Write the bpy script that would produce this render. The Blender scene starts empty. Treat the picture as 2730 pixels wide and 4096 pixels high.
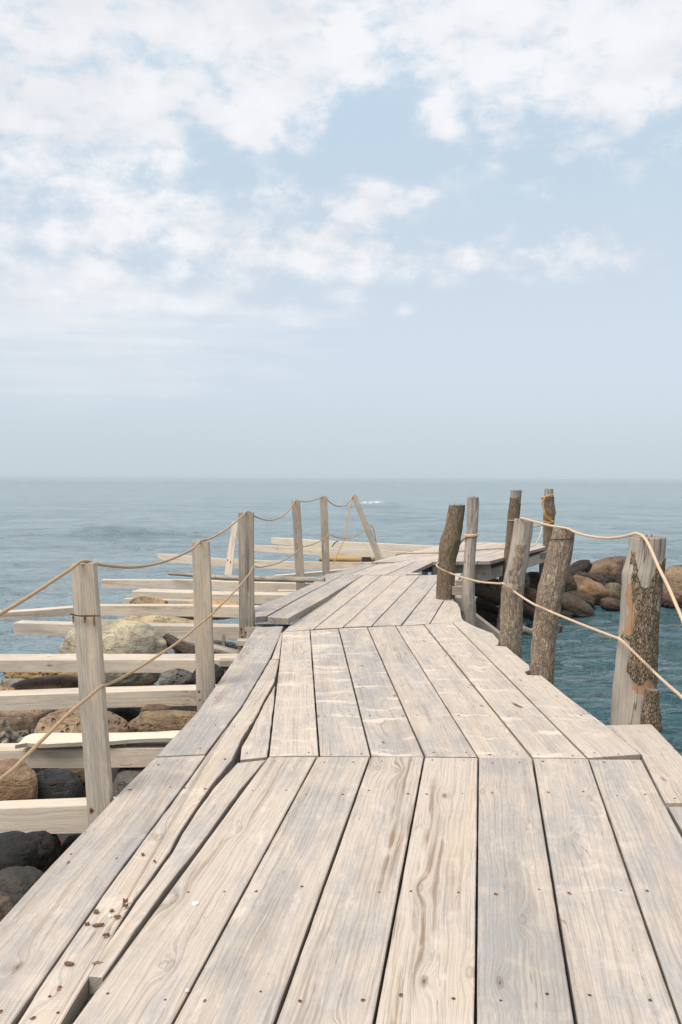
import bpy, bmesh, math, random
import numpy as np
from mathutils import Vector, Matrix, noise
random.seed(7)
R = math.radians
C = bpy.context.scene.collection
scene = bpy.context.scene

# ------------------------------------------------------------------ camera, world, sun, exposure
CAM_H = 1.3
F = 3641.0; CX = 1365.0; CY = 2048.0
PITCH = math.atan(135.5 / F); ROLL = 0.0033
cam_d = bpy.data.cameras.new('camera'); cam = bpy.data.objects.new('camera', cam_d); C.objects.link(cam)
cam_d.sensor_fit = 'VERTICAL'; cam_d.sensor_height = 36.0; cam_d.sensor_width = 24.0; cam_d.lens = 32.0
cam_d.clip_start = 0.05; cam_d.clip_end = 30000
RM = Matrix.Rotation(math.pi / 2 - PITCH, 4, 'X') @ Matrix.Rotation(ROLL, 4, 'Z')
cam.matrix_world = Matrix.Translation((0, 0, CAM_H)) @ RM
scene.camera = cam
scene.view_settings.view_transform = 'Standard'
scene.view_settings.look = 'None'
scene.view_settings.gamma = 1
scene.view_settings.exposure = 0.75

SUN_EL = R(56); SUN_AZ = R(-138)      # azimuth from +Y towards +X
sd = bpy.data.lights.new('sun', 'SUN'); sun = bpy.data.objects.new('sun', sd); C.objects.link(sun)
sd.energy = 2.1; sd.angle = R(38); sd.color = (1.0, 0.95, 0.88)
sdir = Vector((math.sin(SUN_AZ) * math.cos(SUN_EL), math.cos(SUN_AZ) * math.cos(SUN_EL), math.sin(SUN_EL)))
sun.rotation_euler = sdir.to_track_quat('Z', 'Y').to_euler()


class NT:
    """small node-tree helper"""
    def __init__(s, tree): s.t = tree; s.n = tree.nodes; s.l = tree.links
    def new(s, kind, **kw):
        n = s.n.new(kind)
        for k, v in kw.items(): setattr(n, k, v)
        return n
    def put(s, sock, v):
        if isinstance(v, bpy.types.NodeSocket): s.l.new(v, sock)
        elif v is not None:
            if isinstance(v, tuple) and len(v) == 3 and getattr(sock, 'type', '') == 'RGBA': v = v + (1,)
            sock.default_value = v
    def m(s, op, a, b=None, c=None, clamp=False):
        n = s.new('ShaderNodeMath', operation=op); n.use_clamp = clamp
        s.put(n.inputs[0], a)
        if b is not None: s.put(n.inputs[1], b)
        if c is not None: s.put(n.inputs[2], c)
        return n.outputs[0]
    def vm(s, op, a, b=None):
        n = s.new('ShaderNodeVectorMath', operation=op)
        s.put(n.inputs[0], a)
        if b is not None: s.put(n.inputs[1], b)
        return n.outputs['Value'] if op in ('LENGTH', 'DOT_PRODUCT', 'DISTANCE') else n.outputs[0]
    def xyz(s, x, y, z=0.0):
        n = s.new('ShaderNodeCombineXYZ')
        for i, v in enumerate((x, y, z)): s.put(n.inputs[i], v)
        return n.outputs[0]
    def sep(s, v):
        n = s.new('ShaderNodeSeparateXYZ'); s.put(n.inputs[0], v); return n.outputs
    def noise(s, vec, scale=1.0, detail=3.0, rough=0.5, dist=0.0, out=0):
        n = s.new('ShaderNodeTexNoise'); s.put(n.inputs['Vector'], vec)
        n.inputs['Scale'].default_value = scale; n.inputs['Detail'].default_value = detail
        n.inputs['Roughness'].default_value = rough; n.inputs['Distortion'].default_value = dist
        return n.outputs[out]
    def vor(s, vec, scale=1.0, feature='F1', rnd=1.0, dims='3D'):
        n = s.new('ShaderNodeTexVoronoi', feature=feature, voronoi_dimensions=dims); s.put(n.inputs['Vector'], vec)
        n.inputs['Scale'].default_value = scale; n.inputs['Randomness'].default_value = rnd
        return n.outputs
    def map(s, v, a, b, c=0.0, d=1.0, smooth=True):
        n = s.new('ShaderNodeMapRange', interpolation_type='SMOOTHSTEP' if smooth else 'LINEAR')
        s.put(n.inputs[0], v)
        for i, q in enumerate((a, b, c, d)): s.put(n.inputs[i + 1], q)
        return n.outputs[0]
    def mix(s, f, a, b, mode='MIX'):
        n = s.new('ShaderNodeMix', data_type='RGBA', blend_type=mode)
        s.put(n.inputs[0], f); s.put(n.inputs[6], a); s.put(n.inputs[7], b)
        return n.outputs[2]
    def bump(s, h, strength, dist, normal=None):
        n = s.new('ShaderNodeBump'); s.put(n.inputs['Height'], h)
        n.inputs['Strength'].default_value = strength; n.inputs['Distance'].default_value = dist
        if normal is not None: s.l.new(normal, n.inputs['Normal'])
        return n.outputs[0]


def material(name):
    m = bpy.data.materials.new(name); m.use_nodes = True
    t = NT(m.node_tree); t.n.clear()
    o = t.new('ShaderNodeOutputMaterial'); p = t.new('ShaderNodeBsdfPrincipled')
    t.l.new(p.outputs[0], o.inputs[0])
    return m, t, p


# world: Nishita sky, thinned with haze, under a broken cloud layer
W = bpy.data.worlds.new('World'); scene.world = W; W.use_nodes = True
w = NT(W.node_tree); w.n.clear()
wo = w.new('ShaderNodeOutputWorld'); bg = w.new('ShaderNodeBackground'); w.l.new(bg.outputs[0], wo.inputs[0])
bg.inputs[1].default_value = 0.1
sky = w.new('ShaderNodeTexSky', sky_type='NISHITA')
sky.sun_disc = False; sky.sun_elevation = SUN_EL; sky.sun_rotation = SUN_AZ
sky.air_density = 1.0; sky.dust_density = 1.5; sky.ozone_density = 1.2
tc = w.new('ShaderNodeTexCoord')
dx, dy, dz = w.sep(tc.outputs['Generated'])
up = w.m('MAXIMUM', dz, 0.0)
hor = w.m('SQRT', w.m('ADD', w.m('MULTIPLY', dx, dx), w.m('MULTIPLY', dy, dy)))
az = w.m('ARCTAN2', dx, dy)
el = w.m('DIVIDE', up, w.m('MAXIMUM', hor, 0.05))
ab = w.xyz(az, el, 0.0)
BL = [(150, 80, 330, 170, 1.0), (250, 270, 150, 120, .75), (40, 290, 110, 110, .5), (600, 130, 190, 150, .95), (570, 290, 100, 60, .6),
      (900, 40, 200, 90, .8), (1080, 90, 150, 120, .95), (1300, 190, 210, 140, .75), (1480, 60, 170, 90, .85), (1380, 110, 160, 120, .4), (900, 110, 260, 100, .35), (1050, 290, 60, 60, .25), (1540, 230, 70, 110, .45),
      (1180, 330, 200, 50, .3), (440, 260, 60, 100, .4), (650, 350, 60, 28, .45),
      (120, 455, 120, 45, .5), (340, 440, 100, 35, .45), (270, 510, 90, 50, .55), (400, 530, 80, 45, .5), (560, 530, 110, 50, .5), (660, 497, 60, 32, .5),
      (730, 580, 130, 50, .45), (770, 520, 50, 32, .3), (830, 445, 42, 28, .33), (935, 458, 42, 18, .4), (900, 482, 24, 20, .32), (850, 520, 30, 20, .25),
      (1250, 620, 190, 32, .33), (1290, 520, 90, 60, .22), (380, 610, 60, 50, .4), (1000, 600, 150, 40, .2),
      (90, 690, 190, 70, .5), (40, 770, 100, 25, .4), (440, 690, 170, 45, .38), (680, 730, 110, 30, .22), (190, 840, 220, 80, .22), (250, 740, 420, 150, .24), (150, 900, 350, 60, .10), (300, 520, 420, 140, .06), (700, 150, 900, 150, .15), (780, 683, 40, 14, .3), (925, 712, 16, 14, .35),
      (222, 155, 36, 40, -.75), (525, 40, 38, 45, -.8), (355, 190, 40, 16, -.55), (130, 130, 60, 30, -.3), (820, 270, 110, 60, -.4), (755, 180, 30, 30, -.3), (1260, 110, 60, 26, -.35),
      (1560, 130, 26, 60, -.4), (900, 350, 150, 40, -.25)]
acc = None
for (zx, zy, rx, ry, amp) in BL:
    a0 = math.atan((zx - 784) / 2091.0); b0 = (1098 - zy) / 2091.0
    d = w.vm('MULTIPLY', w.vm('SUBTRACT', ab, (a0, b0, 0)), (2091.0 / rx, 2091.0 / ry, 1))
    g = w.m('MULTIPLY', w.m('EXPONENT', w.m('MULTIPLY', w.vm('DOT_PRODUCT', d, d), -0.9)), amp)
    acc = g if acc is None else w.m('ADD', acc, g)
# away from the view the layer goes on as an even scatter of cloud
side = w.m('ADD', w.map(w.m('ABSOLUTE', az), 0.42, 0.75), w.map(el, 0.56, 0.8), clamp=True)
acc = w.m('ADD', w.m('MULTIPLY', acc, w.m('SUBTRACT', 1.0, side)), w.m('MULTIPLY', side, w.map(el, 0.08, 0.5, 0.1, 0.72)))
q = w.xyz(w.m('MULTIPLY', az, 1.0), w.m('MULTIPLY', el, 1.35), w.m('MULTIPLY', el, 0.6))
fb = w.noise(q, 11.0, 9.0, 0.58, 0.35)
fb2 = w.noise(w.vm('ADD', q, (7.3, 2.1, 0)), 26.0, 8.0, 0.62, 0.2)
streak = w.noise(w.xyz(w.m('MULTIPLY', az, 1.0), w.m('MULTIPLY', el, 9.0), 0.3), 9.0, 6.0, 0.55, 0.2)
lowm = w.map(el, 0.14, 0.24, 1.0, 0.0)
qw = w.vm('ADD', q, w.vm('MULTIPLY', w.vm('SUBTRACT', w.noise(q, 30.0, 4.0, 0.6, out=1), (0.5, 0.5, 0.5)), (0.05, 0.05, 0.05)))
pf = w.new('ShaderNodeTexVoronoi', feature='SMOOTH_F1', voronoi_dimensions='3D'); w.put(pf.inputs['Vector'], qw); pf.inputs['Scale'].default_value = 19.0; pf.inputs['Smoothness'].default_value = 0.35
puff = w.m('SUBTRACT', 0.48, pf.outputs['Distance'])
nz = w.m('ADD', w.m('MULTIPLY', w.m('SUBTRACT', fb, 0.5), 1.7), w.m('MULTIPLY', w.m('SUBTRACT', fb2, 0.5), 1.7))
nz = w.m('ADD', nz, w.m('MULTIPLY', puff, 0.9))
nzl = w.m('MULTIPLY', w.m('SUBTRACT', streak, 0.5), 1.3)
nzz = w.m('ADD', w.m('MULTIPLY', nz, w.m('SUBTRACT', 1.0, lowm)), w.m('MULTIPLY', nzl, lowm))
acc = w.m('MULTIPLY', w.m('SUBTRACT', 1.0, w.m('EXPONENT', w.m('MULTIPLY', w.m('MAXIMUM', acc, 0.0), -2.0))), 0.94)
den = w.m('ADD', acc, w.m('MULTIPLY', nzz, w.map(acc, 0.0, 0.22, 0.3, 1.0)))
cov = w.map(den, 0.02, 0.92)
cov = w.m('MULTIPLY', cov, w.map(el, 0.05, 0.26, 0.35, 0.94))
shade = w.m('ADD', w.map(w.noise(w.vm('ADD', q, (3.1, 9.2, 0)), 6.0, 6.0, 0.6), 0.38, 0.68), w.m('MULTIPLY', puff, -0.7), clamp=True)
ccol = w.mix(shade, (5.6, 5.62, 5.74, 1), (4.9, 4.98, 5.2, 1))
haze = w.mix(w.map(el, 0.0, 0.5), (3.45, 4.02, 4.42, 1), (3.45, 4.3, 5.05, 1))
haze = w.mix(w.m('MULTIPLY', w.map(el, 0.03, 0.12), w.map(el, 0.40, 0.14)), haze, (3.95, 4.42, 4.95, 1))
base = w.mix(0.9, sky.outputs[0], haze)
col = w.mix(cov, base, ccol)
w.l.new(col, bg.inputs[0])

scene.render.engine = 'CYCLES'
scene.cycles.max_bounces = 8


# ------------------------------------------------------------------ pixel -> world helpers (photo pixels 2730 x 4096)
R3 = RM.to_3x3()
def ray(px, py): return R3 @ Vector(((px - CX) / F, (CY - py) / F, -1.0))
def at_z(px, py, z=0.0):
    d = ray(px, py); t = (z - CAM_H) / d.z
    return Vector((d.x * t, d.y * t, z))
def at_Y(px, py, Y):
    d = ray(px, py); t = Y / d.y
    return Vector((d.x * t, Y, CAM_H + d.z * t))
def at_plane(px, py, pl):
    z0, y0, m = pl                       # z = z0 + m (Y - y0)
    d = ray(px, py); t = (z0 - m * y0 - CAM_H) / (d.z - m * d.y)
    return Vector((d.x * t, d.y * t, CAM_H + d.z * t))
YJ = at_z(1700, 3027, 0).y
PA = (0.0, YJ, 0.0308); PB = (0.0, 0.0, 0.0)
YE = at_z(1450, 2299, 0).y
PE = (0.0, YE, 0.105); PD = (0.1, 0.0, 0.0)
WATER = -1.1

# ------------------------------------------------------------------ object helpers
def tag(o, label=None, cat=None, group=None, kind=None):
    if label: o['label'] = label
    if cat: o['category'] = cat
    if group: o['group'] = group
    if kind: o['kind'] = kind
    return o
def empty(name, loc=(0, 0, 0)):
    o = bpy.data.objects.new(name, None); o.location = loc; C.objects.link(o); return o
def link(name, me, mats, parent=None, color=None):
    o = bpy.data.objects.new(name, me); C.objects.link(o)
    for m in (mats if isinstance(mats, (list, tuple)) else [mats]): me.materials.append(m)
    if parent is not None:
        o.parent = parent
        o.matrix_parent_inverse = Matrix.Translation(-Vector(parent.location))
    if color: o.color = color
    return o
def mesh_from(name, verts, faces, uvs=None, smooth=False, mi=None):
    me = bpy.data.meshes.new(name); me.from_pydata([tuple(v) for v in verts], [], faces)
    if uvs is not None:
        uv = me.uv_layers.new(name='UVMap'); k = 0
        flat = []
        for f in uvs:
            for c in f: flat.extend(c)
        uv.data.foreach_set('uv', flat)
    if smooth: me.polygons.foreach_set('use_smooth', [True] * len(me.polygons))
    if mi: me.polygons.foreach_set('material_index', mi)
    me.update(); return me

def nz3(p, s=1.0): return noise.noise(Vector(p) * s)

# ------------------------------------------------------------------ materials
def wood_material(name, cream, grey, brown, side=False):
    """weathered sawn softwood; uv in metres (u along the board).
    object colour: r grey amount, g brown stain, b brightness, a cross bands"""
    m, t, p = material(name)
    uvn = t.new('ShaderNodeUVMap', uv_map='UVMap')
    u, v, _ = t.sep(uvn.outputs[0])
    oi = t.new('ShaderNodeObjectInfo')
    cs = t.new('ShaderNodeSeparateColor'); t.l.new(oi.outputs['Color'], cs.inputs[0])
    og, ob, obr, oa = cs.outputs[0], cs.outputs[1], cs.outputs[2], oi.outputs['Alpha']
    def st(su, sv, w_=0.0): return t.xyz(t.m('MULTIPLY', u, su), t.m('MULTIPLY', v, sv), w_)
    warp = t.m('MULTIPLY', t.m('SUBTRACT', t.noise(st(0.8, 4.0), 1.0, 2.0), 0.5), 0.075)
    warp2 = t.m('MULTIPLY', t.m('SUBTRACT', t.noise(st(5.0, 18.0, 4.0), 1.0, 2.0), 0.5), 0.016)
    kc = st(2.1, 6.0)
    vo = t.vor(kc, 1.0, 'F1', 1.0, '2D')
    kd = t.m('ADD', vo['Distance'], t.m('MULTIPLY', t.m('SUBTRACT', t.noise(st(20, 50, 33.0), 1.0, 2.0), 0.5), 0.03)); sel = t.m('GREATER_THAN', t.sep(vo['Color'])[0], 0.6)
    kinf = t.m('MULTIPLY', t.m('EXPONENT', t.m('MULTIPLY', t.m('MULTIPLY', kd, kd), -34.0)), sel)
    phi = t.m('ADD', t.m('ADD', v, t.m('ADD', warp, warp2)), t.m('MULTIPLY', kinf, 0.034))
    def gr(su, sp, w_): return t.xyz(t.m('MULTIPLY', u, su), t.m('MULTIPLY', phi, sp), w_)
    g1 = t.noise(gr(0.9, 105.0, 1.0), 1.0, 4.0, 0.68)
    g2 = t.noise(gr(5.0, 260.0, 2.0), 1.0, 3.0, 0.7); g3 = t.noise(st(26.0, 110.0, 90.0), 1.0, 4.0, 0.7)
    rings = t.m('ABSOLUTE', t.m('SUBTRACT', t.m('FRACT', t.m('ADD', t.m('MULTIPLY', phi, 34.0), t.m('MULTIPLY', t.noise(st(1.0, 9.0, 6.0)), 1.4))), 0.5))
    ringm = t.map(rings, 0.0, 0.17, 1.0, 0.0)
    big = t.noise(st(1.5, 5.0, 9.0), 1.0, 4.0, 0.6)
    mid = t.noise(st(7.0, 16.0, 12.0), 1.0, 4.0, 0.65)
    greym = t.m('ADD', t.m('MULTIPLY', t.m('SUBTRACT', big, 0.5), 3.0), t.m('MULTIPLY', t.m('SUBTRACT', mid, 0.5), 1.7))
    greym = t.m('ADD', greym, t.m('MULTIPLY', t.m('SUBTRACT', g3, 0.5), 1.5))
    greym = t.m('ADD', greym, t.m('MULTIPLY', t.m('SUBTRACT', g1, 0.5), 1.1))
    greym = t.m('ADD', greym, t.m('SUBTRACT', t.m('MULTIPLY', og, 1.5), 0.25), clamp=True)
    c = t.mix(greym, cream + (1,), grey + (1,))
    # warm broad patches
    warm = t.map(t.noise(st(0.8, 7.0, 15.0), 1.0, 3.0), 0.5, 0.72, 0.0, 0.5)
    c = t.mix(warm, c, tuple(cream[i] * (1.06, 0.96, 0.84)[i] for i in range(3)) + (1,))
    # brown stain streaks that follow the grain
    sm = t.noise(gr(0.9, 13.0, 20.0), 1.0, 5.0, 0.65)
    sel2 = t.noise(st(0.55, 6.0, 31.0), 1.0, 2.0)
    stain = t.m('MULTIPLY', t.map(sm, 0.46, 0.6), t.map(sel2, 0.44, 0.58))
    stain = t.m('MULTIPLY', t.m('MULTIPLY', stain, ob), t.map(t.m('ADD', t.m('MULTIPLY', g1, .6), t.m('MULTIPLY', rings, .5)), 0.3, 0.52, 0.15, 1.0), clamp=True)
    c = t.mix(stain, c, brown + (1,))
    # growth lines and pores
    fade = t.map(t.noise(st(0.9, 6.0, 41.0), 1.0, 3.0), 0.38, 0.66, 0.12, 0.75)
    c = t.mix(t.m('MULTIPLY', ringm, t.m('MULTIPLY', fade, 0.34)), c, tuple(brown[i] * .9 for i in range(3)) + (1,))
    c = t.mix(t.map(g1, 0.45, 0.68, 0.0, 0.36), c, tuple(brown[i] * 1.0 for i in range(3)) + (1,))
    c = t.mix(t.map(g2, 0.5, 0.7, 0.0, 0.5), c, tuple(grey[i] * .62 for i in range(3)) + (1,))
    # checks (dark splits along the grain)
    ck = t.noise(gr(1.4, 55.0, 50.0), 1.0, 2.0, 0.4)
    ckm = t.m('MULTIPLY', t.map(t.m('ABSOLUTE', t.m('SUBTRACT', ck, 0.5)), 0.0, 0.008, 1.0, 0.0), t.map(t.noise(st(2.2, 9.0, 55.0), 1.0, 2.0), 0.54, 0.66))
    c = t.mix(t.m('MULTIPLY', ckm, 0.6), c, (0.14, 0.12, 0.11, 1))
    # knots
    kcore = t.m('MULTIPLY', t.map(kd, 0.03, 0.07, 1.0, 0.0), sel)
    krim = t.m('MULTIPLY', t.m('MULTIPLY', t.map(kd, 0.03, 0.055), t.map(kd, 0.055, 0.085, 1.0, 0.0)), sel)
    kx = t.sep(vo['Color'])[1]
    c = t.mix(t.m('MULTIPLY', kcore, t.map(kx, 0.5, 0.95, 0.1, 0.7)), c, tuple(brown[i] * 0.95 for i in range(3)) + (1,))
    c = t.mix(t.m('MULTIPLY', krim, 0.3), c, tuple(brown[i] * 0.55 for i in range(3)) + (1,))
    kdot = t.m('MULTIPLY', t.map(kd, 0.015, 0.03, 1.0, 0.0), t.m('MULTIPLY', sel, t.m('GREATER_THAN', kx, 0.7)))
    c = t.mix(t.m('MULTIPLY', kdot, 0.8), c, (0.12, 0.08, 0.06, 1))
    # pale bands across the board where knots whorl and saw left ridges
    band = t.noise(t.xyz(t.m('ADD', t.m('MULTIPLY', u, 9.0), t.m('MULTIPLY', t.m('SUBTRACT', t.noise(st(2, 7, 60.0), 1.0, 2.0), 0.5), 1.5)), t.m('MULTIPLY', v, 2.5), 61.0), 1.0, 3.0, 0.6)
    bandm = t.m('MULTIPLY', t.map(band, 0.54, 0.68), oa)
    c = t.mix(t.m('MULTIPLY', bandm, 0.75), c, tuple(min(0.75, cream[i] * 1.28) for i in range(3)) + (1,))
    saw = t.m('SINE', t.m('ADD', t.m('MULTIPLY', u, 560.0), t.m('MULTIPLY', t.noise(st(3, 3, 70.0)), 9.0)))
    sawm = t.map(t.noise(st(2.5, 5.0, 71.0), 1.0, 2.0), 0.5, 0.62)
    c = t.mix(t.m('MULTIPLY', t.m('MULTIPLY', t.map(saw, 0.2, 1.0), sawm), 0.10), c, tuple(grey[i] * .6 for i in range(3)) + (1,))
    wx = t.noise(st(4.0, 11.0, 95.0), 1.0, 5.0, 0.7)
    c = t.mix(t.map(wx, 0.56, 0.72, 0.0, 0.6), c, tuple(min(.75, cream[i] * 1.22) for i in range(3)) + (1,))
    dk = t.noise(st(3.0, 13.0, 97.0), 1.0, 5.0, 0.7)
    c = t.mix(t.map(dk, 0.58, 0.75, 0.0, 0.4), c, tuple(grey[i] * .68 for i in range(3)) + (1,))
    # little dirt specks
    sp = t.vor(st(30, 30, 80.0), 1.0, 'F1', 1.0)
    spm = t.m('MULTIPLY', t.map(sp['Distance'], 0.05, 0.12, 1.0, 0.0), t.m('GREATER_THAN', t.sep(sp['Color'])[0], 0.93))
    c = t.mix(t.m('MULTIPLY', spm, 0.6), c, (0.16, 0.12, 0.09, 1))
    c = t.mix(1.0, c, t.xyz(obr, obr, obr), 'MULTIPLY')
    t.l.new(c, p.inputs['Base Color']); p.inputs['Roughness'].default_value = 0.8
    p.inputs['Specular IOR Level'].default_value = 0.25
    h = t.m('ADD', t.m('MULTIPLY', g1, 0.9), t.m('MULTIPLY', g2, 0.5))
    h = t.m('SUBTRACT', h, t.m('MULTIPLY', ckm, 1.6))
    h = t.m('ADD', h, t.m('MULTIPLY', kcore, 0.5)); h = t.m('ADD', h, t.m('MULTIPLY', bandm, 1.0))
    h = t.m('ADD', h, t.m('MULTIPLY', t.m('MULTIPLY', saw, sawm), 0.12)); h = t.m('ADD', h, t.m('MULTIPLY', mid, 1.2))
    t.l.new(t.bump(h, 0.55, 0.0035), p.inputs['Normal'])
    return m
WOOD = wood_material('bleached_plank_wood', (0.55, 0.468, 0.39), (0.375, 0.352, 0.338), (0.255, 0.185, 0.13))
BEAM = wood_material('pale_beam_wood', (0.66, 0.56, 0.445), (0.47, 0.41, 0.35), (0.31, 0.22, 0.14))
POST = wood_material('grey_post_wood', (0.46, 0.39, 0.31), (0.29, 0.255, 0.215), (0.13, 0.10, 0.075))
EDGE = wood_material('dark_board_edge', (0.36, 0.305, 0.25), (0.24, 0.22, 0.205), (0.16, 0.12, 0.09))  # darker plank wood for board sides and undersides
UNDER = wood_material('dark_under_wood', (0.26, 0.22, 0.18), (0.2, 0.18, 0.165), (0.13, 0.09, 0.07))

NAIL, t, p = material('rusty_nail')
n_ = t.noise(t.new('ShaderNodeTexCoord').outputs['Object'], 160.0, 3.0)
t.l.new(t.mix(n_, (0.035, 0.015, 0.01, 1), (0.17, 0.05, 0.025, 1)), p.inputs['Base Color']); p.inputs['Roughness'].default_value = 0.8
RUST, t, p = material('rust_stain')
n_ = t.noise(t.new('ShaderNodeTexCoord').outputs['Object'], 70.0, 4.0)
t.l.new(t.mix(n_, (0.08, 0.035, 0.022, 1), (0.36, 0.19, 0.10, 1)), p.inputs['Base Color']); p.inputs['Roughness'].default_value = 0.9

def bark_material():
    """logs: attribute mask.r bark, mask.g orange inner wood; object colour tints the bark, alpha = crack depth"""
    m, t, p = material('log_bark')
    uvn = t.new('ShaderNodeUVMap', uv_map='UVMap'); u, v, _ = t.sep(uvn.outputs[0])
    at = t.new('ShaderNodeAttribute', attribute_name='mask'); mr, mg, mb = t.sep(at.outputs['Vector'])
    oi = t.new('ShaderNodeObjectInfo')
    def st(su, sv, w_=0.0): return t.xyz(t.m('MULTIPLY', u, su), t.m('MULTIPLY', v, sv), w_)
    wv = t.noise(st(9, 22, 3.0), 1.0, 3.0, 0.6, out=1)
    wp = t.vm('MULTIPLY', t.vm('SUBTRACT', wv, (0.5, 0.5, 0.5)), (2.6, 2.4, 0.0))
    c1 = t.vm('ADD', st(34, 118), wp)
    e1 = t.vor(c1, 1.0, 'DISTANCE_TO_EDGE', 1.0, '2D')['Distance']
    f1 = t.sep(t.vor(c1, 1.0, 'F1', 1.0, '2D')['Color'])[0]
    e2 = t.vor(t.vm('ADD', st(90, 220), wp), 1.0, 'DISTANCE_TO_EDGE', 1.0, '2D')['Distance']
    crack = t.m('MULTIPLY', t.map(e1, 0.0, 0.26, 1.0, 0.0), t.map(t.noise(st(20, 50, 77.0), 1.0, 2.0), 0.3, 0.55, 0.25, 1.0))
    crack2 = t.map(e2, 0.0, 0.10, 1.0, 0.0)
    fine = t.noise(st(60, 160, 5.0), 1.0, 5.0, 0.7)
    mid = t.noise(st(7, 16, 7.0), 1.0, 4.0, 0.6)
    bc = t.mix(f1, (0.55, 0.55, 0.56, 1), (1.5, 1.4, 1.25, 1))
    bc = t.mix(t.map(fine, 0.3, 0.7), t.mix(1.0, bc, (0.72, 0.7, 0.68, 1), 'MULTIPLY'), bc)
    bc = t.mix(t.map(mid, 0.35, 0.7, 0.0, 0.6), bc, (0.7, 0.65, 0.62, 1))
    rid = t.noise(t.xyz(t.m('MULTIPLY', u, 7.0), t.m('MULTIPLY', t.m('ADD', v, t.m('MULTIPLY', mid, 0.02)), 75.0), 41.0), 1.0, 3.0, 0.6)
    bc = t.mix(t.map(rid, 0.52, 0.66, 0.0, 0.35), bc, (0.4, 0.34, 0.3, 1))
    bc = t.mix(1.0, bc, oi.outputs['Color'], 'MULTIPLY')
    bc = t.mix(t.m('MULTIPLY', crack2, 0.18), bc, (0.04, 0.032, 0.028, 1))
    bc = t.mix(t.m('MULTIPLY', crack, t.m('ADD', t.m('MULTIPLY', oi.outputs['Alpha'], 0.65), 0.12)), bc, (0.03, 0.023, 0.018, 1))
    g = t.noise(t.xyz(t.m('MULTIPLY', u, 1.2), t.m('MULTIPLY', t.m('ADD', v, t.m('MULTIPLY', mid, 0.02)), 120.0), 9.0), 1.0, 4.0, 0.65)
    lt = t.noise(st(2.5, 9, 19.0), 1.0, 3.0, 0.6)
    wc = t.mix(t.map(lt, 0.35, 0.68), (0.40, 0.345, 0.285, 1), (0.25, 0.215, 0.185, 1))
    wc = t.mix(t.map(g, 0.5, 0.72, 0.0, 0.35), wc, (0.15, 0.12, 0.10, 1))
    split = t.noise(t.xyz(t.m('MULTIPLY', u, 0.7), t.m('MULTIPLY', v, 26.0), 29.0), 1.0, 1.0)
    spm = t.map(t.m('ABSOLUTE', t.m('SUBTRACT', split, 0.5)), 0.0, 0.01, 1.0, 0.0)
    wc = t.mix(t.m('MULTIPLY', spm, 0.75), wc, (0.05, 0.04, 0.035, 1))
    oc = t.mix(t.noise(st(14, 34, 11.0), 1.0, 4.0, 0.6), (0.20, 0.11, 0.06, 1), (0.46, 0.25, 0.125, 1))
    edge = t.m('ADD', t.m('MULTIPLY', t.m('SUBTRACT', t.noise(st(30, 45, 13.0), 1.0, 4.0), 0.5), 0.9), mr)
    bm = t.map(edge, 0.42, 0.56)
    om = t.m('MULTIPLY', t.map(t.m('ADD', t.m('MULTIPLY', t.m('SUBTRACT', t.noise(st(22, 40, 14.0), 1.0, 4.0, .7), 0.5), 1.6), mg), 0.45, 1.0), 0.85)
    c = t.mix(om, wc, oc)
    rim = t.m('MULTIPLY', t.map(edge, 0.3, 0.42), t.map(edge, 0.46, 0.58, 1.0, 0.0))
    c = t.mix(bm, c, bc)
    c = t.mix(t.m('MULTIPLY', rim, 0.6), c, (0.05, 0.035, 0.03, 1))
    c = t.mix(t.m('MULTIPLY', mb, 0.85), c, t.mix(g, (0.30, 0.25, 0.20, 1), (0.2, 0.165, 0.14, 1)))
    t.l.new(c, p.inputs['Base Color']); p.inputs['Roughness'].default_value = 0.88; p.inputs['Specular IOR Level'].default_value = 0.2
    hb = t.m('SUBTRACT', t.m('ADD', t.m('MULTIPLY', f1, 0.35), t.m('MULTIPLY', fine, 0.35)), t.m('ADD', t.m('MULTIPLY', crack, 0.9), t.m('MULTIPLY', crack2, 0.25)))
    hb = t.m('ADD', hb, 1.3); hb = t.m('SUBTRACT', hb, t.m('MULTIPLY', rid, 0.9))
    hw = t.m('SUBTRACT', t.m('MULTIPLY', g, 0.2), t.m('MULTIPLY', spm, 0.5))
    h = t.m('ADD', t.m('MULTIPLY', bm, hb), t.m('MULTIPLY', t.m('SUBTRACT', 1.0, bm), hw))
    h = t.m('ADD', h, t.m('MULTIPLY', mid, 0.6))
    t.l.new(t.bump(h, 0.9, 0.009), p.inputs['Normal'])
    return m
BARK = bark_material()

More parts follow.
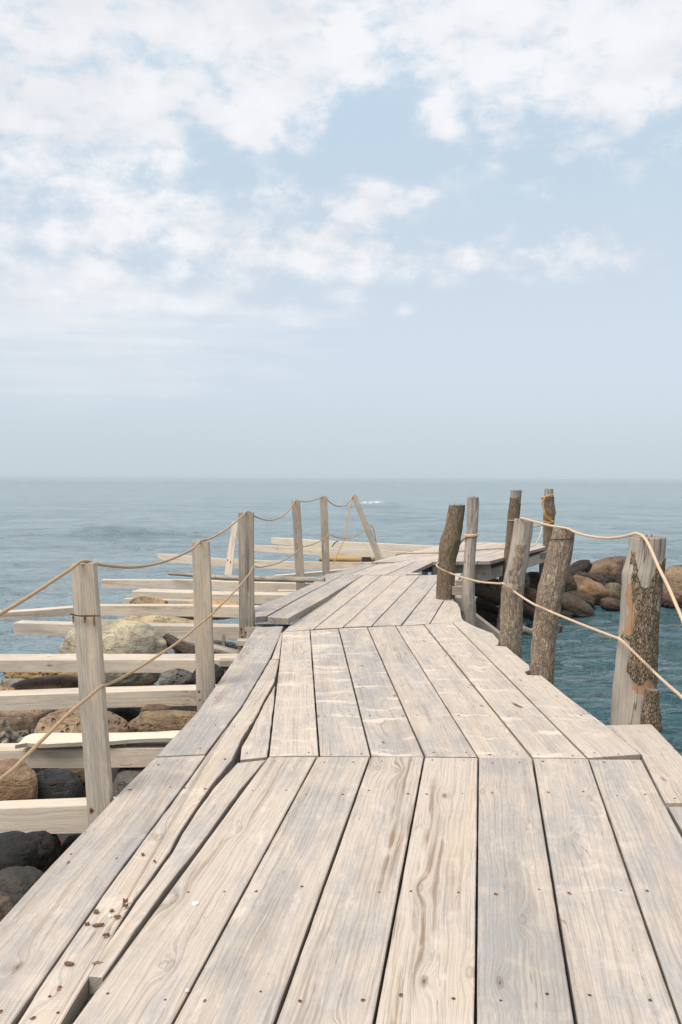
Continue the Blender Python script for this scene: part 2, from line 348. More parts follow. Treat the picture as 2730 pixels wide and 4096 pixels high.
def rock_material():
    """object colour = stone colour, alpha = how porous"""
    m, t, p = material('sandstone_rock')
    tcn = t.new('ShaderNodeTexCoord'); ob = tcn.outputs['Object']
    geo = t.new('ShaderNodeNewGeometry'); gz = t.sep(geo.outputs['Position'])[2]
    oi = t.new('ShaderNodeObjectInfo'); rnd = oi.outputs['Random']
    P = t.vm('ADD', ob, t.xyz(t.m('MULTIPLY', rnd, 37.0), t.m('MULTIPLY', rnd, 91.0), 0.0))
    n1 = t.noise(P, 3.2, 6.0, 0.6, 0.6); n2 = t.noise(P, 22.0, 6.0, 0.7); n3 = t.noise(P, 120.0, 3.0, 0.6)
    lay = t.noise(t.vm('MULTIPLY', P, (2.0, 2.0, 14.0)), 1.0, 4.0, 0.6, 0.8)
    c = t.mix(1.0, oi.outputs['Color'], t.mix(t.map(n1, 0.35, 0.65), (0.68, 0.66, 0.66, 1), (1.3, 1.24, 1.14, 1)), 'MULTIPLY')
    c = t.mix(t.map(lay, 0.45, 0.7, 0.0, 0.45), c, t.mix(1.0, c, (1.25, 0.95, 0.68, 1), 'MULTIPLY'))
    c = t.mix(t.map(n2, 0.45, 0.68, 0.0, 0.75), c, t.mix(1.0, c, (0.5, 0.46, 0.42, 1), 'MULTIPLY'))
    c = t.mix(t.map(n3, 0.55, 0.75, 0.0, 0.4), c, t.mix(1.0, c, (0.55, 0.55, 0.55, 1), 'MULTIPLY'))
    pv = t.vor(t.vm('ADD', P, t.vm('MULTIPLY', t.noise(P, 9.0, 2.0, out=1), (0.06, 0.06, 0.06))), 24.0, 'F1', 1.0)
    pit = t.m('MULTIPLY', t.map(pv['Distance'], 0.12, 0.38, 1.0, 0.0), t.m('MULTIPLY', oi.outputs['Alpha'], t.map(t.noise(P, 4.0, 2.0), 0.38, 0.55)))
    c = t.mix(t.m('MULTIPLY', pit, 0.8), c, t.mix(1.0, c, (0.2, 0.17, 0.15, 1), 'MULTIPLY'))
    cr = t.noise(P, 4.5, 3.0, 0.55, 1.4)
    crm = t.m('MULTIPLY', t.map(t.m('ABSOLUTE', t.m('SUBTRACT', cr, 0.5)), 0.0, 0.014, 1.0, 0.0), t.map(t.noise(P, 2.2, 2.0), 0.48, 0.62))
    c = t.mix(t.m('MULTIPLY', crm, 0.85), c, t.mix(1.0, c, (0.2, 0.22, 0.2, 1), 'MULTIPLY'))
    wet = t.map(t.m('ADD', gz, t.m('MULTIPLY', n1, 0.16)), WATER + 0.10, WATER + 0.26, 1.0, 0.0)
    c = t.mix(t.m('MULTIPLY', wet, 0.85), c, t.mix(1.0, c, (0.32, 0.27, 0.22, 1), 'MULTIPLY'))
    t.l.new(c, p.inputs['Base Color'])
    t.l.new(t.map(wet, 0.0, 1.0, 0.82, 0.3), p.inputs['Roughness'])
    h = t.m('ADD', t.m('MULTIPLY', n1, 1.0), t.m('MULTIPLY', n2, 0.45)); h = t.m('ADD', h, t.m('MULTIPLY', n3, 0.1))
    h = t.m('SUBTRACT', h, t.m('MULTIPLY', pit, 0.7)); h = t.m('SUBTRACT', h, t.m('MULTIPLY', crm, 0.5)); h = t.m('ADD', h, t.m('MULTIPLY', lay, 0.5))
    t.l.new(t.bump(h, 1.0, 0.045), p.inputs['Normal'])
    return m
ROCK = rock_material()

def rope_material(name, a, b):
    m, t, p = material(name)
    uvn = t.new('ShaderNodeUVMap', uv_map='UVMap')
    n1 = t.noise(t.vm('MULTIPLY', uvn.outputs[0], (3, 3, 1)), 1.0, 4.0, 0.6)
    n2 = t.noise(t.vm('MULTIPLY', uvn.outputs[0], (500, 4, 1)), 1.0, 3.0, 0.6)
    gv = t.m('ABSOLUTE', t.m('COSINE', t.m('MULTIPLY', t.sep(uvn.outputs[0])[1], 1.5)))
    c = t.mix(t.map(n1, 0.35, 0.65), a + (1,), b + (1,))
    c = t.mix(t.map(n2, 0.4, 0.7, 0.0, 0.45), c, tuple(x * .55 for x in b) + (1,))
    c = t.mix(t.map(gv, 0.0, 0.55, 0.8, 0.0), c, tuple(x * .38 for x in b) + (1,))  # groove shade between strands put into the colour so the twist shows
    t.l.new(c, p.inputs['Base Color']); p.inputs['Roughness'].default_value = 0.75
    t.l.new(t.bump(n2, 0.5, 0.001), p.inputs['Normal'])
    return m
ROPE = rope_material('tan_rope', (0.56, 0.40, 0.25), (0.42, 0.25, 0.12))
ROPE_W = rope_material('pale_rope', (0.74, 0.58, 0.42), (0.66, 0.44, 0.27))
ROPE_Y = rope_material('yellow_rope', (0.62, 0.34, 0.06), (0.55, 0.25, 0.04))

def plain(name, col, rough=0.7, metal=0.0):
    m, t, p = material(name)
    n_ = t.noise(t.new('ShaderNodeTexCoord').outputs['Object'], 60.0, 4.0)
    t.l.new(t.mix(n_, tuple(c * .6 for c in col) + (1,), tuple(min(1, c * 1.3) for c in col) + (1,)), p.inputs['Base Color'])
    p.inputs['Roughness'].default_value = rough; p.inputs['Metallic'].default_value = metal
    return m
STEEL = plain('rusty_steel', (0.07, 0.035, 0.025), 0.7)
LEAF = plain('dry_brown_leaf', (0.16, 0.08, 0.05), 0.8)
SHELL = plain('white_shell', (0.8, 0.8, 0.78), 0.5)
RED = plain('red_plastic', (0.2, 0.01, 0.01), 0.6)

def sea_material():
    m, t, p = material('sea_water')
    geo = t.new('ShaderNodeNewGeometry'); P = geo.outputs['Position']
    x, y, z = t.sep(P)
    dist = t.m('MAXIMUM', t.vm('LENGTH', P), 1.0)
    at = t.new('ShaderNodeAttribute', attribute_name='foam')
    def layer(sx, sy, w_, det=3.0, r_=0.55, d_=0.4):
        return t.noise(t.xyz(t.m('ADD', t.m('MULTIPLY', x, sx), t.m('MULTIPLY', y, sx * 0.12)), t.m('MULTIPLY', y, sy), w_), 1.0, det, r_, d_)
    a = layer(2.6, 10.0, 0.0); b = layer(7.5, 26.0, 3.0, 2.0); c_ = layer(0.7, 2.8, 7.0, 5.0, .6); d_ = layer(0.28, 1.1, 11.0, 6.0, .65); f_ = layer(0.07, 0.28, 17.0, 5.0, .6); e_ = layer(0.02, 0.09, 13.0, 3.0)
    def sparse(q_, lo, hi): return t.map(q_, lo, hi)
    a = sparse(a, .38, .72); c_ = sparse(c_, .45, .78); d_ = sparse(d_, .48, .74); f_ = sparse(f_, .48, .74); e_ = sparse(e_, .45, .75)
    near = t.map(dist, 12.0, 60.0, 1.0, 0.0); midf = t.map(dist, 25.0, 160.0, 1.0, 0.0); far = t.map(dist, 30.0, 400.0, 0.0, 1.0)
    h = t.m('MULTIPLY', t.m('MULTIPLY', a, 0.042), t.m('ADD', near, 0.35))
    h = t.m('ADD', h, t.m('MULTIPLY', t.m('MULTIPLY', b, 0.018), near))
    h = t.m('ADD', h, t.m('MULTIPLY', c_, 0.2))
    h = t.m('ADD', h, t.m('MULTIPLY', d_, 0.3)); h = t.m('ADD', h, t.m('MULTIPLY', t.m('MULTIPLY', f_, 0.4), far))
    h = t.m('ADD', h, t.m('MULTIPLY', t.m('MULTIPLY', e_, 0.35), far))
    nrm = t.bump(h, 0.8, 1.0)
    patch = t.noise(t.xyz(t.m('MULTIPLY', x, 0.05), t.m('MULTIPLY', y, 0.12), 2.0), 1.0, 4.0, 0.6)
    col = t.mix(t.map(patch, 0.35, 0.65), (0.14, 0.20, 0.225, 1), (0.18, 0.245, 0.262, 1))
    shal = t.m('MULTIPLY', t.map(x, -2.0, 3.0), t.map(y, 14.0, 26.0, 1.0, 0.0))
    col = t.mix(shal, col, (0.035, 0.085, 0.095, 1))
    fo = t.m('MULTIPLY', at.outputs['Fac'], t.map(t.noise(t.vm('MULTIPLY', P, (2.2, 0.7, 1)), 3.0, 6.0, 0.7), 0.42, 0.56), clamp=True)
    col = t.mix(fo, col, (0.85, 0.88, 0.9, 1))
    t.l.new(col, p.inputs['Base Color']); t.l.new(t.m('ADD', t.map(dist, 20.0, 900.0, 0.05, 0.12, smooth=False), t.m('MULTIPLY', fo, 0.6)), p.inputs['Roughness'])
    p.inputs['IOR'].default_value = 1.33
    t.l.new(nrm, p.inputs['Normal'])
    return m
SEA = sea_material()

# ------------------------------------------------------------------ sea and rocky ground
def build_sea():
    rng = np.random.RandomState(3)
    # rows of a fan-shaped grid, fine near, coarse far
    ys = [3.0]
    while ys[-1] < 22000:
        Y = ys[-1]; ys.append(Y + max(0.045, Y * Y / (910.0 * 2.4) * 0.55))
    ys = np.array([-40.0, -10.0, 0.0] + ys)
    ncol = 820
    a = np.linspace(-1.0, 1.0, ncol); a = 0.75 * a * (0.55 + 0.45 * np.abs(a)) / 1.0
    Yg, Ag = np.meshgrid(ys, a, indexing='ij')
    Xg = Ag * (np.maximum(Yg, 0) * 1.0 + 14.0)
    # widen far rim so the sea covers the view from other positions
    Xg = np.where(np.abs(Ag) > 0.745, Xg * 30, Xg)
    rowsp = np.gradient(ys)[:, None] * np.ones((1, ncol)); colsp = np.gradient(a)[None, :] * (np.maximum(Yg, 0) + 14.0)
    Z = np.zeros_like(Xg); SX = np.zeros_like(Xg)
    for i in range(90):
        lam = 0.22 * (40.0 ** rng.rand()) ; k = 2 * math.pi / lam
        th = rng.normal(0.10, 0.42) + math.pi / 2
        kx, ky = k * math.cos(th), k * math.sin(th)
        amp = 0.0056 * lam ** 0.62
        ok = np.clip((lam / np.maximum(rowsp, colsp * abs(math.cos(th)) + 1e-6) - 2.5) / 2.5, 0, 1)
        ph = kx * Xg + ky * Yg + rng.rand() * 6.283
        s = np.sin(ph); Z += amp * ok * (s + 0.22 * np.cos(2 * ph))
    # gust patches
    g = 0.75 + 0.35 * np.sin(Xg * 0.13 + 1.3) * np.sin(Yg * 0.21 + Xg * 0.05)
    Z *= g
    # swells lifting over the shallow ground
    def swell(x0, y0, lx, ly, h, skew=0.0):
        global_ = np.exp(-((Xg - x0) / lx) ** 2)
        yy = (Yg - y0 - skew * (Xg - x0)) / ly
        return h * global_ * np.exp(-yy * yy)
    Z += swell(-9.6, 38.5, 3.6, .65, 0.40, 0.04) + swell(-15, 42, 8, 1.2, 0.10) + swell(2.6, 79, 3.6, 1.3, 0.42) + swell(5, 45, 5, 1.1, 0.11, -.02) + swell(3, 56, 8, 1.3, 0.12)
    Z += swell(-2, 66, 9, 1.6, 0.12) + swell(9, 64, 8, 1.4, 0.10) + swell(14, 36, 6, 0.9, 0.08) + swell(-4, 30, 4, 0.8, 0.07) + swell(18, 90, 7, 2, 0.2)
    foam = swell(2.6, 79.3, 1.2, 1.2, 1.1) + swell(17, 91, 3.0, 1.6, 1.0) + swell(-10.5, 37.0, 1.6, .3, .0)
    n = len(ys)
    co = np.stack([Xg, Yg, Z + WATER], -1).reshape(-1, 3)
    idx = np.arange(n * ncol).reshape(n, ncol)
    f = np.stack([idx[:-1, :-1], idx[:-1, 1:], idx[1:, 1:], idx[1:, :-1]], -1).reshape(-1, 4)
    me = bpy.data.meshes.new('sea')
    me.vertices.add(len(co)); me.vertices.foreach_set('co', co.ravel())
    me.loops.add(f.size); me.loops.foreach_set('vertex_index', f.ravel().astype(np.int32))
    me.polygons.add(len(f)); me.polygons.foreach_set('loop_start', np.arange(0, f.size, 4, dtype=np.int32))
    me.update(calc_edges=True)
    me.polygons.foreach_set('use_smooth', np.ones(len(f), dtype=bool))
    at = me.attributes.new('foam', 'FLOAT', 'POINT'); at.data.foreach_set('value', np.clip(foam, 0, 1).ravel().astype(np.float32))
    o = link('sea', me, SEA); tag(o, 'calm grey green sea with small ripples up to the hazy horizon', 'sea', kind='structure')
build_sea()

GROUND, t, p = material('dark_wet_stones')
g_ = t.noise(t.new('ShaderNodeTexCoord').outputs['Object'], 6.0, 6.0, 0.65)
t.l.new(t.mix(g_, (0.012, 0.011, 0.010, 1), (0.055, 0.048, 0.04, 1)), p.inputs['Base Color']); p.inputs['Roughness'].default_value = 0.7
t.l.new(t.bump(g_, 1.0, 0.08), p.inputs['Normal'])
def build_ground(name, pts, zc, seed, label):
    """low lumpy bank; pts is a list of (x, y, radius, height above water)"""
    x0 = min(q[0] - q[2] for q in pts) - .5; x1 = max(q[0] + q[2] for q in pts) + .5
    y0 = min(q[1] - q[2] for q in pts) - .5; y1 = max(q[1] + q[2] for q in pts) + .5
    st = 0.09; nx = int((x1 - x0) / st); ny = int((y1 - y0) / st); V = []
    for j in range(ny + 1):
        for i in range(nx + 1):
            x = x0 + i * st; y = y0 + j * st; z = -0.9
            for (a, b, r, h) in pts:
                d = math.hypot(x - a, y - b) / r
                if d < 1.3: z = max(z, h - (h + 0.9) * max(0, d - 0.35) ** 2 * 1.6)
            d1, c1 = noise.voronoi(Vector((x * 1.9, y * 1.9, seed)))
            z += 0.20 * (0.45 - min(d1[0], 0.9)) + 0.06 * nz3((x, y, seed), 3.0)
            V.append((x, y, WATER + z))
    Fc = [(j * (nx + 1) + i, j * (nx + 1) + i + 1, (j + 1) * (nx + 1) + i + 1, (j + 1) * (nx + 1) + i) for j in range(ny) for i in range(nx)]
    o = link(name, mesh_from(name, V, Fc, smooth=True), GROUND); tag(o, label, 'rocky ground', kind='structure')
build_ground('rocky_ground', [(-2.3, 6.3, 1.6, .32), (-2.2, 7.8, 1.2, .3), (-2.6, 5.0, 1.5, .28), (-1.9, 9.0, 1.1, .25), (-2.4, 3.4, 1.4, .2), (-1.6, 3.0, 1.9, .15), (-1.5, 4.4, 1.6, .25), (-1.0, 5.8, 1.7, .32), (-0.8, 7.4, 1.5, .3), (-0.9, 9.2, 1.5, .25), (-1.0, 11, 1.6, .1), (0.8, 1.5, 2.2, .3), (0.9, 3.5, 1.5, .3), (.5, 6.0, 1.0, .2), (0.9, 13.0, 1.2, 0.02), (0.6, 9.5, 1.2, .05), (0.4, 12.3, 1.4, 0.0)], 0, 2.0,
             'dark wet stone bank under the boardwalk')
build_ground('rocky_shoal', [(2.4, 15.3, 1.4, .05), (3.7, 17.4, 1.2, .04), (4.8, 18.6, 1.3, .08), (6.6, 18.6, 1.2, .0)], 0, 8.0, 'dark wet stones just above the water under the far rocks')

# ------------------------------------------------------------------ boards
def poly_area(p): return 0.5 * sum(p[i][0] * p[(i + 1) % len(p)][1] - p[(i + 1) % len(p)][0] * p[i][1] for i in range(len(p)))
def inset(poly, d):
    n = len(poly); out = []
    for i in range(n):
        a, b, c = poly[i - 1], poly[i], poly[(i + 1) % n]
        e1 = Vector((b[0] - a[0], b[1] - a[1])).normalized(); e2 = Vector((c[0] - b[0], c[1] - b[1])).normalized()
        n1 = Vector((-e1.y, e1.x)); n2 = Vector((-e2.y, e2.x))
        k = n1 + n2; den = max(0.35, k.dot(n1))
        k = k / den if k.length > 1e-6 else n1
        out.append((b[0] + k.x * d, b[1] + k.y * d))
    return out
def disc(bmv, faces, mi, c, ax, ay, rx, ry, n=10, m=1, jag=0.0):
    """flat irregular disc, appended to raw lists"""
    k = len(bmv)
    for i in range(n):
        t_ = 2 * math.pi * i / n; j = 1 + random.uniform(-jag, jag)
        bmv.append(c + ax * (math.cos(t_) * rx * j) + ay * (math.sin(t_) * ry * j))
    faces.append(list(range(k, k + n))); mi.append(m)

def plank(parent, poly3, zfun, thick=0.05, gap=0.005, color=None, name='plank', mat=None, nails=(), dirv=None, wob=0.0012, seedu=None, rust=()):
    """board whose top outline is poly3 (world points seen from above); zfun(x,y) gives the height of the top"""
    P = [(q[0], q[1]) for q in poly3]
    if poly_area(P) < 0: P.reverse()
    P = inset(P, gap)
    # subdivide edges for a slightly ragged outline
    S = []
    for i in range(len(P)):
        a = P[i]; b = P[(i + 1) % len(P)]; L = math.hypot(b[0] - a[0], b[1] - a[1]); n = max(1, int(L / 0.07))
        nx, ny = -(b[1] - a[1]) / max(L, 1e-6), (b[0] - a[0]) / max(L, 1e-6)
        for k in range(n):
            f = k / n; x = a[0] + (b[0] - a[0]) * f; y = a[1] + (b[1] - a[1]) * f
            w_ = wob * (nz3((x * 9, y * 9, 3.3)) + 0.7 * nz3((x * 31, y * 31, 1.3))) if 0 < k else 0
            S.append((x + nx * w_, y + ny * w_))
    In = inset(S, 0.0035); n = len(S)
    if dirv is None:
        best = 0
        for i in range(len(P)):
            a = P[i]; b = P[(i + 1) % len(P)]; L = math.hypot(b[0] - a[0], b[1] - a[1])
            if L > best: best = L; dirv = Vector((b[0] - a[0], b[1] - a[1])).normalized()
    dv = Vector((dirv[0], dirv[1])).normalized(); du = random.uniform(0, 60) if seedu is None else seedu; dvv = random.uniform(0, 40)
    def uv(p_, dz=0.0): return (p_[0] * dv.x + p_[1] * dv.y + du, -p_[0] * dv.y + p_[1] * dv.x + dvv + dz)
    V = []; Fc = []; UV = []; mi = []
    for (x, y) in In: V.append(Vector((x, y, zfun(x, y))))
    for (x, y) in S: V.append(Vector((x, y, zfun(x, y) - 0.003)))
    for (x, y) in S: V.append(Vector((x, y, zfun(x, y) - thick)))
    Fc.append(list(range(n))); UV.append([uv(In[i]) for i in range(n)]); mi.append(0)
    for i in range(n):
        j = (i + 1) % n
        Fc.append([n + i, n + j, j, i]); UV.append([uv(S[i], -.004), uv(S[j], -.004), uv(In[j]), uv(In[i])]); mi.append(0)
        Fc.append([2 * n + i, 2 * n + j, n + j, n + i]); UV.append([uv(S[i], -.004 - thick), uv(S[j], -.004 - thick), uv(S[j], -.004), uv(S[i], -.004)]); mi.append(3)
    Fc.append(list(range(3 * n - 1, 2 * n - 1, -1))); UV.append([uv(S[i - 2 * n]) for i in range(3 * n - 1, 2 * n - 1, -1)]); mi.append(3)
    X = Vector((1, 0, 0)); Yv = Vector((0, 1, 0))
    for (x, y, r) in nails:
        c = Vector((x, y, zfun(x, y) + 0.0012)); k0 = len(Fc)
        if random.random() < 0.4:
            disc(V, Fc, mi, c - Vector((random.uniform(-.003, .003), .004, .0006)), X, Yv, r * 1.3, r * 1.7, 11, 2, 0.3)
        disc(V, Fc, mi, c, X, Yv, r, r * 1.1, 9, 1, 0.15)
        for f in Fc[k0:]: UV.append([(0, 0)] * len(f))
    for (x, y, rx, ry) in rust:
        c = Vector((x, y, zfun(x, y) + 0.0008)); k0 = len(Fc)
        disc(V, Fc, mi, c, X, Yv, rx, ry, 13, 2, 0.35)
        for f in Fc[k0:]: UV.append([(0, 0)] * len(f))
    me = mesh_from(name, V, Fc, UV, mi=mi)
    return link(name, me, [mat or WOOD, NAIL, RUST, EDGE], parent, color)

def span_at(poly, Y):
    xs = []
    for i in range(len(poly)):
        a = poly[i]; b = poly[(i + 1) % len(poly)]
        if (a[1] - Y) * (b[1] - Y) < 0: xs.append(a[0] + (b[0] - a[0]) * (Y - a[1]) / (b[1] - a[1]))
    return (min(xs), max(xs)) if len(xs) >= 2 else None
def nail_rows(poly, rows, r=0.0045):
    out = []
    for Y in rows:
        s = span_at(poly, Y)
        if not s or s[1] - s[0] < 0.1: continue
        for f in (0.2, 0.78):
            if random.random() < 0.93:
                out.append((s[0] + (s[1] - s[0]) * (f + random.uniform(-.06, .06)), Y + random.uniform(-.025, .025), r * random.uniform(.75, 1.25)))
    return out

BW = empty('boardwalk', (0.3, 4.0, -0.1))
tag(BW, 'pale weathered plank boardwalk zigzagging out over the rocks, beams jutting out on its left', 'boardwalk')

def tilt(pl, amp=0.0035):
    a = random.uniform(-amp, amp); b = random.uniform(-amp, amp) * 0.4; c = random.uniform(-amp, amp) * .5
    def z(x, y, pl=pl): return pl[0] + pl[2] * (y - pl[1]) + c + a * math.sin(x * 3.1 + b * 900) + 0.0015 * nz3((x * 2, y * 1.3, c * 1000))
    return z
def deck(pts, pl, color, rows=(), **kw):
    poly = [at_plane(x, y, pl) for (x, y) in pts]
    P2 = [(q.x, q.y) for q in poly]
    return plank(BW, poly, kw.pop('zfun', None) or tilt(pl), color=color, nails=nail_rows(P2, rows), **kw)
def g(grey, brown=0.5, bright=1.0, band=0.3): return (grey, brown, bright, band)

# section A: nearest boards, running under the camera. left line, right line (top point, bottom point at the frame edge)
def extend(top, bot, pl, extra):
    a = at_plane(*top, pl); b = at_plane(*bot, pl); d = (b - a).normalized()
    return a, b + d * extra
rowA = [at_plane(1700, y, PA).y for y in (3046, 3172, 3560, 3985)]
seamsA = [((1072, 3028), (284, 4096)), ((1268, 3027), (688, 4096)), ((1481, 3027), (1097, 4096)), ((1699, 3027), (1497, 4096)), ((1914, 3029), (1902, 4096)),
          ((2131, 3031), (2305, 4096)), ((2356, 3035), (2725, 4096)), ((2568, 3038), (3124, 4096))]
colsA = [g(.25, .9, 1.0, .1), g(.4, .35, .98, .15), g(.3, 1.0, .98, .1), g(.12, 1.0, 1.0, .15), g(.52, .25, .93, .2), g(.5, .25, 1.0, .35), g(.5, .3, .99, .3)]
for i in range(7):
    a, b = extend(*seamsA[i], PA, 1.6); c, d = extend(*seamsA[i + 1], PA, 1.6)
    poly = [a, b, d, c]
    plank(BW, poly, tilt(PA, .0025), color=colsA[i], nails=nail_rows([(q.x, q.y) for q in poly], rowA, .0042), gap=0.0036 + .0008 * (i % 3))
# left edge board of section A
a, b = extend((620, 3032), (-380, 4096), PA, 1.0); c, d = extend((825, 3022), (67, 4096), PA, 1.2)
m1 = at_plane(130, 3542, PA); m2 = at_plane(467, 3182, PA); m3 = at_plane(-150, 3855, PA)
poly = [a, m2, m1, m3, b, d, at_plane(445, 3535, PA), at_plane(770, 3100, PA), c]
zA0 = lambda x, y: 0.004 + 0.0308 * (y - YJ) + 0.002 * nz3((x * 2, y, 4))
def px_n(x, y, pl, r=.0045):
    q = at_plane(x, y, pl); return (q.x, q.y, r)
plank(BW, poly, zA0, color=g(.5, .35, 1.0, .25), gap=0.0035, wob=.002,
      nails=[px_n(285, 3421, PA), px_n(276, 3452, PA), px_n(470, 3437, PA, .003), px_n(522, 3161, PA, .005), px_n(683, 3152, PA, .003), px_n(5, 4050, PA), px_n(635, 3062, PA), px_n(712, 3045, PA, .003)],
      rust=[(at_plane(274, 3457, PA).x, at_plane(274, 3457, PA).y, .006, .011), (at_plane(518, 3163, PA).x, at_plane(518, 3163, PA).y, .009, .005)])
# long split board that crosses the joint
L_ = [(1082, 2638), (970, 2827), (825, 3022), (770, 3100), (445, 3535), (190, 3900), (67, 4096)]
Rr = [(246, 4096), (351, 3920), (450, 3750), (542, 3595), (620, 3490), (685, 3400), (725, 3325), (784, 3235), (845, 3145), (930, 3040), (972, 2950), (1030, 2858), (1058, 2800), (1096, 2735), (1108, 2690), (1117, 2640)]
def pAB(x, y): return at_plane(x, y, PB) if y < 3026 else at_plane(x, y, PA)
la = [pAB(*q) for q in L_]; ra = [pAB(*q) for q in Rr]
dl = (la[-1] - la[-2]).normalized(); dr = (ra[0] - ra[1]).normalized()
poly = la + [la[-1] + dl * 1.2, ra[0] + dr * 1.2] + ra
zAB = lambda x, y: (0.0 if y > YJ else 0.0308 * (y - YJ)) + 0.001
plank(BW, poly, zAB, color=g(.28, .45, 1.03, .45), gap=.0025, wob=.003, dirv=(la[1] - la[4]),
      nails=[px_n(x, y, PA) for (x, y) in ((240, 3950), (233, 4053), (136, 4072), (200, 3988), (742, 3152), (822, 3156))] + [px_n(x, y, PB, .004) for (x, y) in ((940, 2908), (981, 2913), (1021, 2804), (902, 3035))],
      rust=[(at_plane(822, 3157, PA).x, at_plane(822, 3157, PA).y, .009, .005), (at_plane(238, 3958, PA).x, at_plane(238, 3958, PA).y, .006, .010), (at_plane(136, 4075, PA).x, at_plane(136, 4075, PA).y, .006, .007)])
# narrow batten-like split board
deck([(350, 3888), (440, 3740), (542, 3592), (622, 3488), (687, 3398), (727, 3323), (786, 3233), (850, 3145), (948, 3041), (1067, 3028), (960, 3150), (784, 3390), (695, 3500), (550, 3695), (414, 3893)], (0.016, YJ, .0308), g(.35, .3, 1.02, .3), gap=.003, wob=.003,
     rust=[(at_plane(390, 3858, PA).x, at_plane(390, 3858, PA).y, .014, .008)], zfun=lambda x, y: .005 + .0308 * (y - YJ))
# the sliver split off in section B
deck([(1100, 2742), (1062, 2803), (1033, 2862), (990, 2945), (965, 2985), (960, 3036), (1072, 3024), (1100, 2790)], PB, g(.3, .35, 1.02, .4), gap=.003, wob=.003, rows=[at_z(1000, 3010).y])
deck([(1124, 2532), (1131, 2530), (1119, 2636), (1086, 2637)], PB, g(.3, .3, 1.02, .3), gap=.002)
# right end boards of section A
deck([(2421, 2897), (2609, 2892), (2912, 3206), (2660, 3207), (2574, 3036), (2566, 3014)], PB, g(.15, .7, .97, .2), gap=.004, rows=[at_z(2600, 3195).y], zfun=lambda x, y: -.004)
a, b = extend((2664, 3212), (3190, 4096), PA, 1.2); c, d = extend((2915, 3210), (3560, 4096), PA, 1.0)
plank(BW, [a, b, d, c], tilt(PA), color=g(.5, .5, .96, .2), gap=.004)

# section B
rowB = [at_z(1500, y).y for y in (2528, 2640, 2745, 2862, 3014)]
seamsB = [((1130, 2527), (1075, 3022)), ((1241, 2520), (1278, 3021)), ((1356, 2513), (1486, 3023)), ((1470, 2508), (1700, 3025)), ((1583, 2503), (1914, 3027)), ((1697, 2498), (2130, 3029)), ((1812, 2490), (2352, 3031))]
colsB = [g(.22, .2, 1.03, .9), g(.55, .2, 1.0, .9), g(.62, .4, .97, 1.0), g(.4, .55, .98, .3), g(.25, .3, 1.02, .9), g(.3, .3, 1.02, 1.0)]
for i in range(6):
    (a, b), (c, d) = seamsB[i], seamsB[i + 1]
    pts = [a, (1119, 2640), b, d, c] if i == 0 else [a, b, d, c]
    deck(pts, PB, colsB[i], rowB, gap=.0042 + .0012 * (i % 2))
deck([(1812, 2490), (2352, 3031), (2566, 3014), (2421, 2897), (2265, 2780), (2168, 2701), (2112, 2700), (2102, 2686), (2122, 2680), (2120, 2661), (2055, 2609), (2029, 2586), (1984, 2582), (1996, 2577), (1998, 2562), (1974, 2534), (1948, 2524), (1900, 2505), (1858, 2483)],
     PB, g(.2, .3, 1.02, .7), rowB, gap=.003)
plank(BW, [at_z(2045, 2606), at_z(2076, 2603), at_z(2082, 2622), at_z(2062, 2616)], lambda x, y: -.055, color=g(.4, .3, .9, .2), gap=.001)
# left edge board of section B
deck([(1022, 2512), (952, 2620), (790, 2850), (622, 3030), (823, 3020), (970, 2825), (1081, 2637), (1120, 2548), (1135, 2507)], PB, g(.7, .6, 1.0, .4), rows=[at_z(1000, y).y for y in (2602, 2634, 2718, 2796, 2905, 3004)], gap=.003, wob=.002, zfun=lambda x, y: .006)

# section C
rowC = [at_z(1500, y).y for y in (2306, 2400, 2482)]
deck([(1132, 2526), (1255, 2516), (1525, 2301), (1452, 2300), (1310, 2390), (1165, 2494)], PB, g(.35, .3, 1.0, .4), rowC)
deck([(1255, 2516), (1373, 2509), (1605, 2301), (1525, 2301)], PB, g(.35, .3, 1.0, .4), rowC)
deck([(1373, 2509), (1488, 2504), (1682, 2301), (1605, 2301)], PB, g(.3, .3, 1.0, .4), rowC)
deck([(1488, 2504), (1606, 2501), (1770, 2298), (1682, 2301)], PB, g(.5, .3, .98, .3), rowC)
deck([(1606, 2501), (1720, 2494), (1776, 2402), (1818, 2400), (1822, 2345), (1848, 2292), (1770, 2297)], PB, g(.4, .3, 1.0, .4), rowC)
deck([(1720, 2494), (1776, 2402), (1815, 2401), (1832, 2412), (1843, 2432), (1847, 2456), (1851, 2472), (1858, 2482), (1810, 2490)], PB, g(.15, .4, 1.0, .3), rowC)
# two raised boards whose front ends lap over the joint
def raised(pts, z0, color):
    ya = at_z(pts[0][0], pts[0][1], z0).y
    poly = [at_z(x, y, z0 * max(0.0, min(1, (y - 2300) / 170.0))) for (x, y) in pts]
    yb = poly[-1].y
    plank(BW, poly, lambda x, y: z0 * max(0.02, min(1, (YE - y) / (YE - ya))) + .002, thick=.055, color=color, gap=.002, nails=nail_rows([(q.x, q.y) for q in poly], [ya + .12, ya + 1.1, YE - .15]))
raised([(1022, 2468), (1068, 2464), (1200, 2392), (1375, 2299), (1306, 2296), (1236, 2343), (1130, 2390), (1020, 2432)], .075, g(.65, .3, .97, .2))
raised([(1070, 2468), (1155, 2474), (1310, 2390), (1452, 2300), (1376, 2299), (1202, 2394)], .07, g(.65, .4, .97, .2))
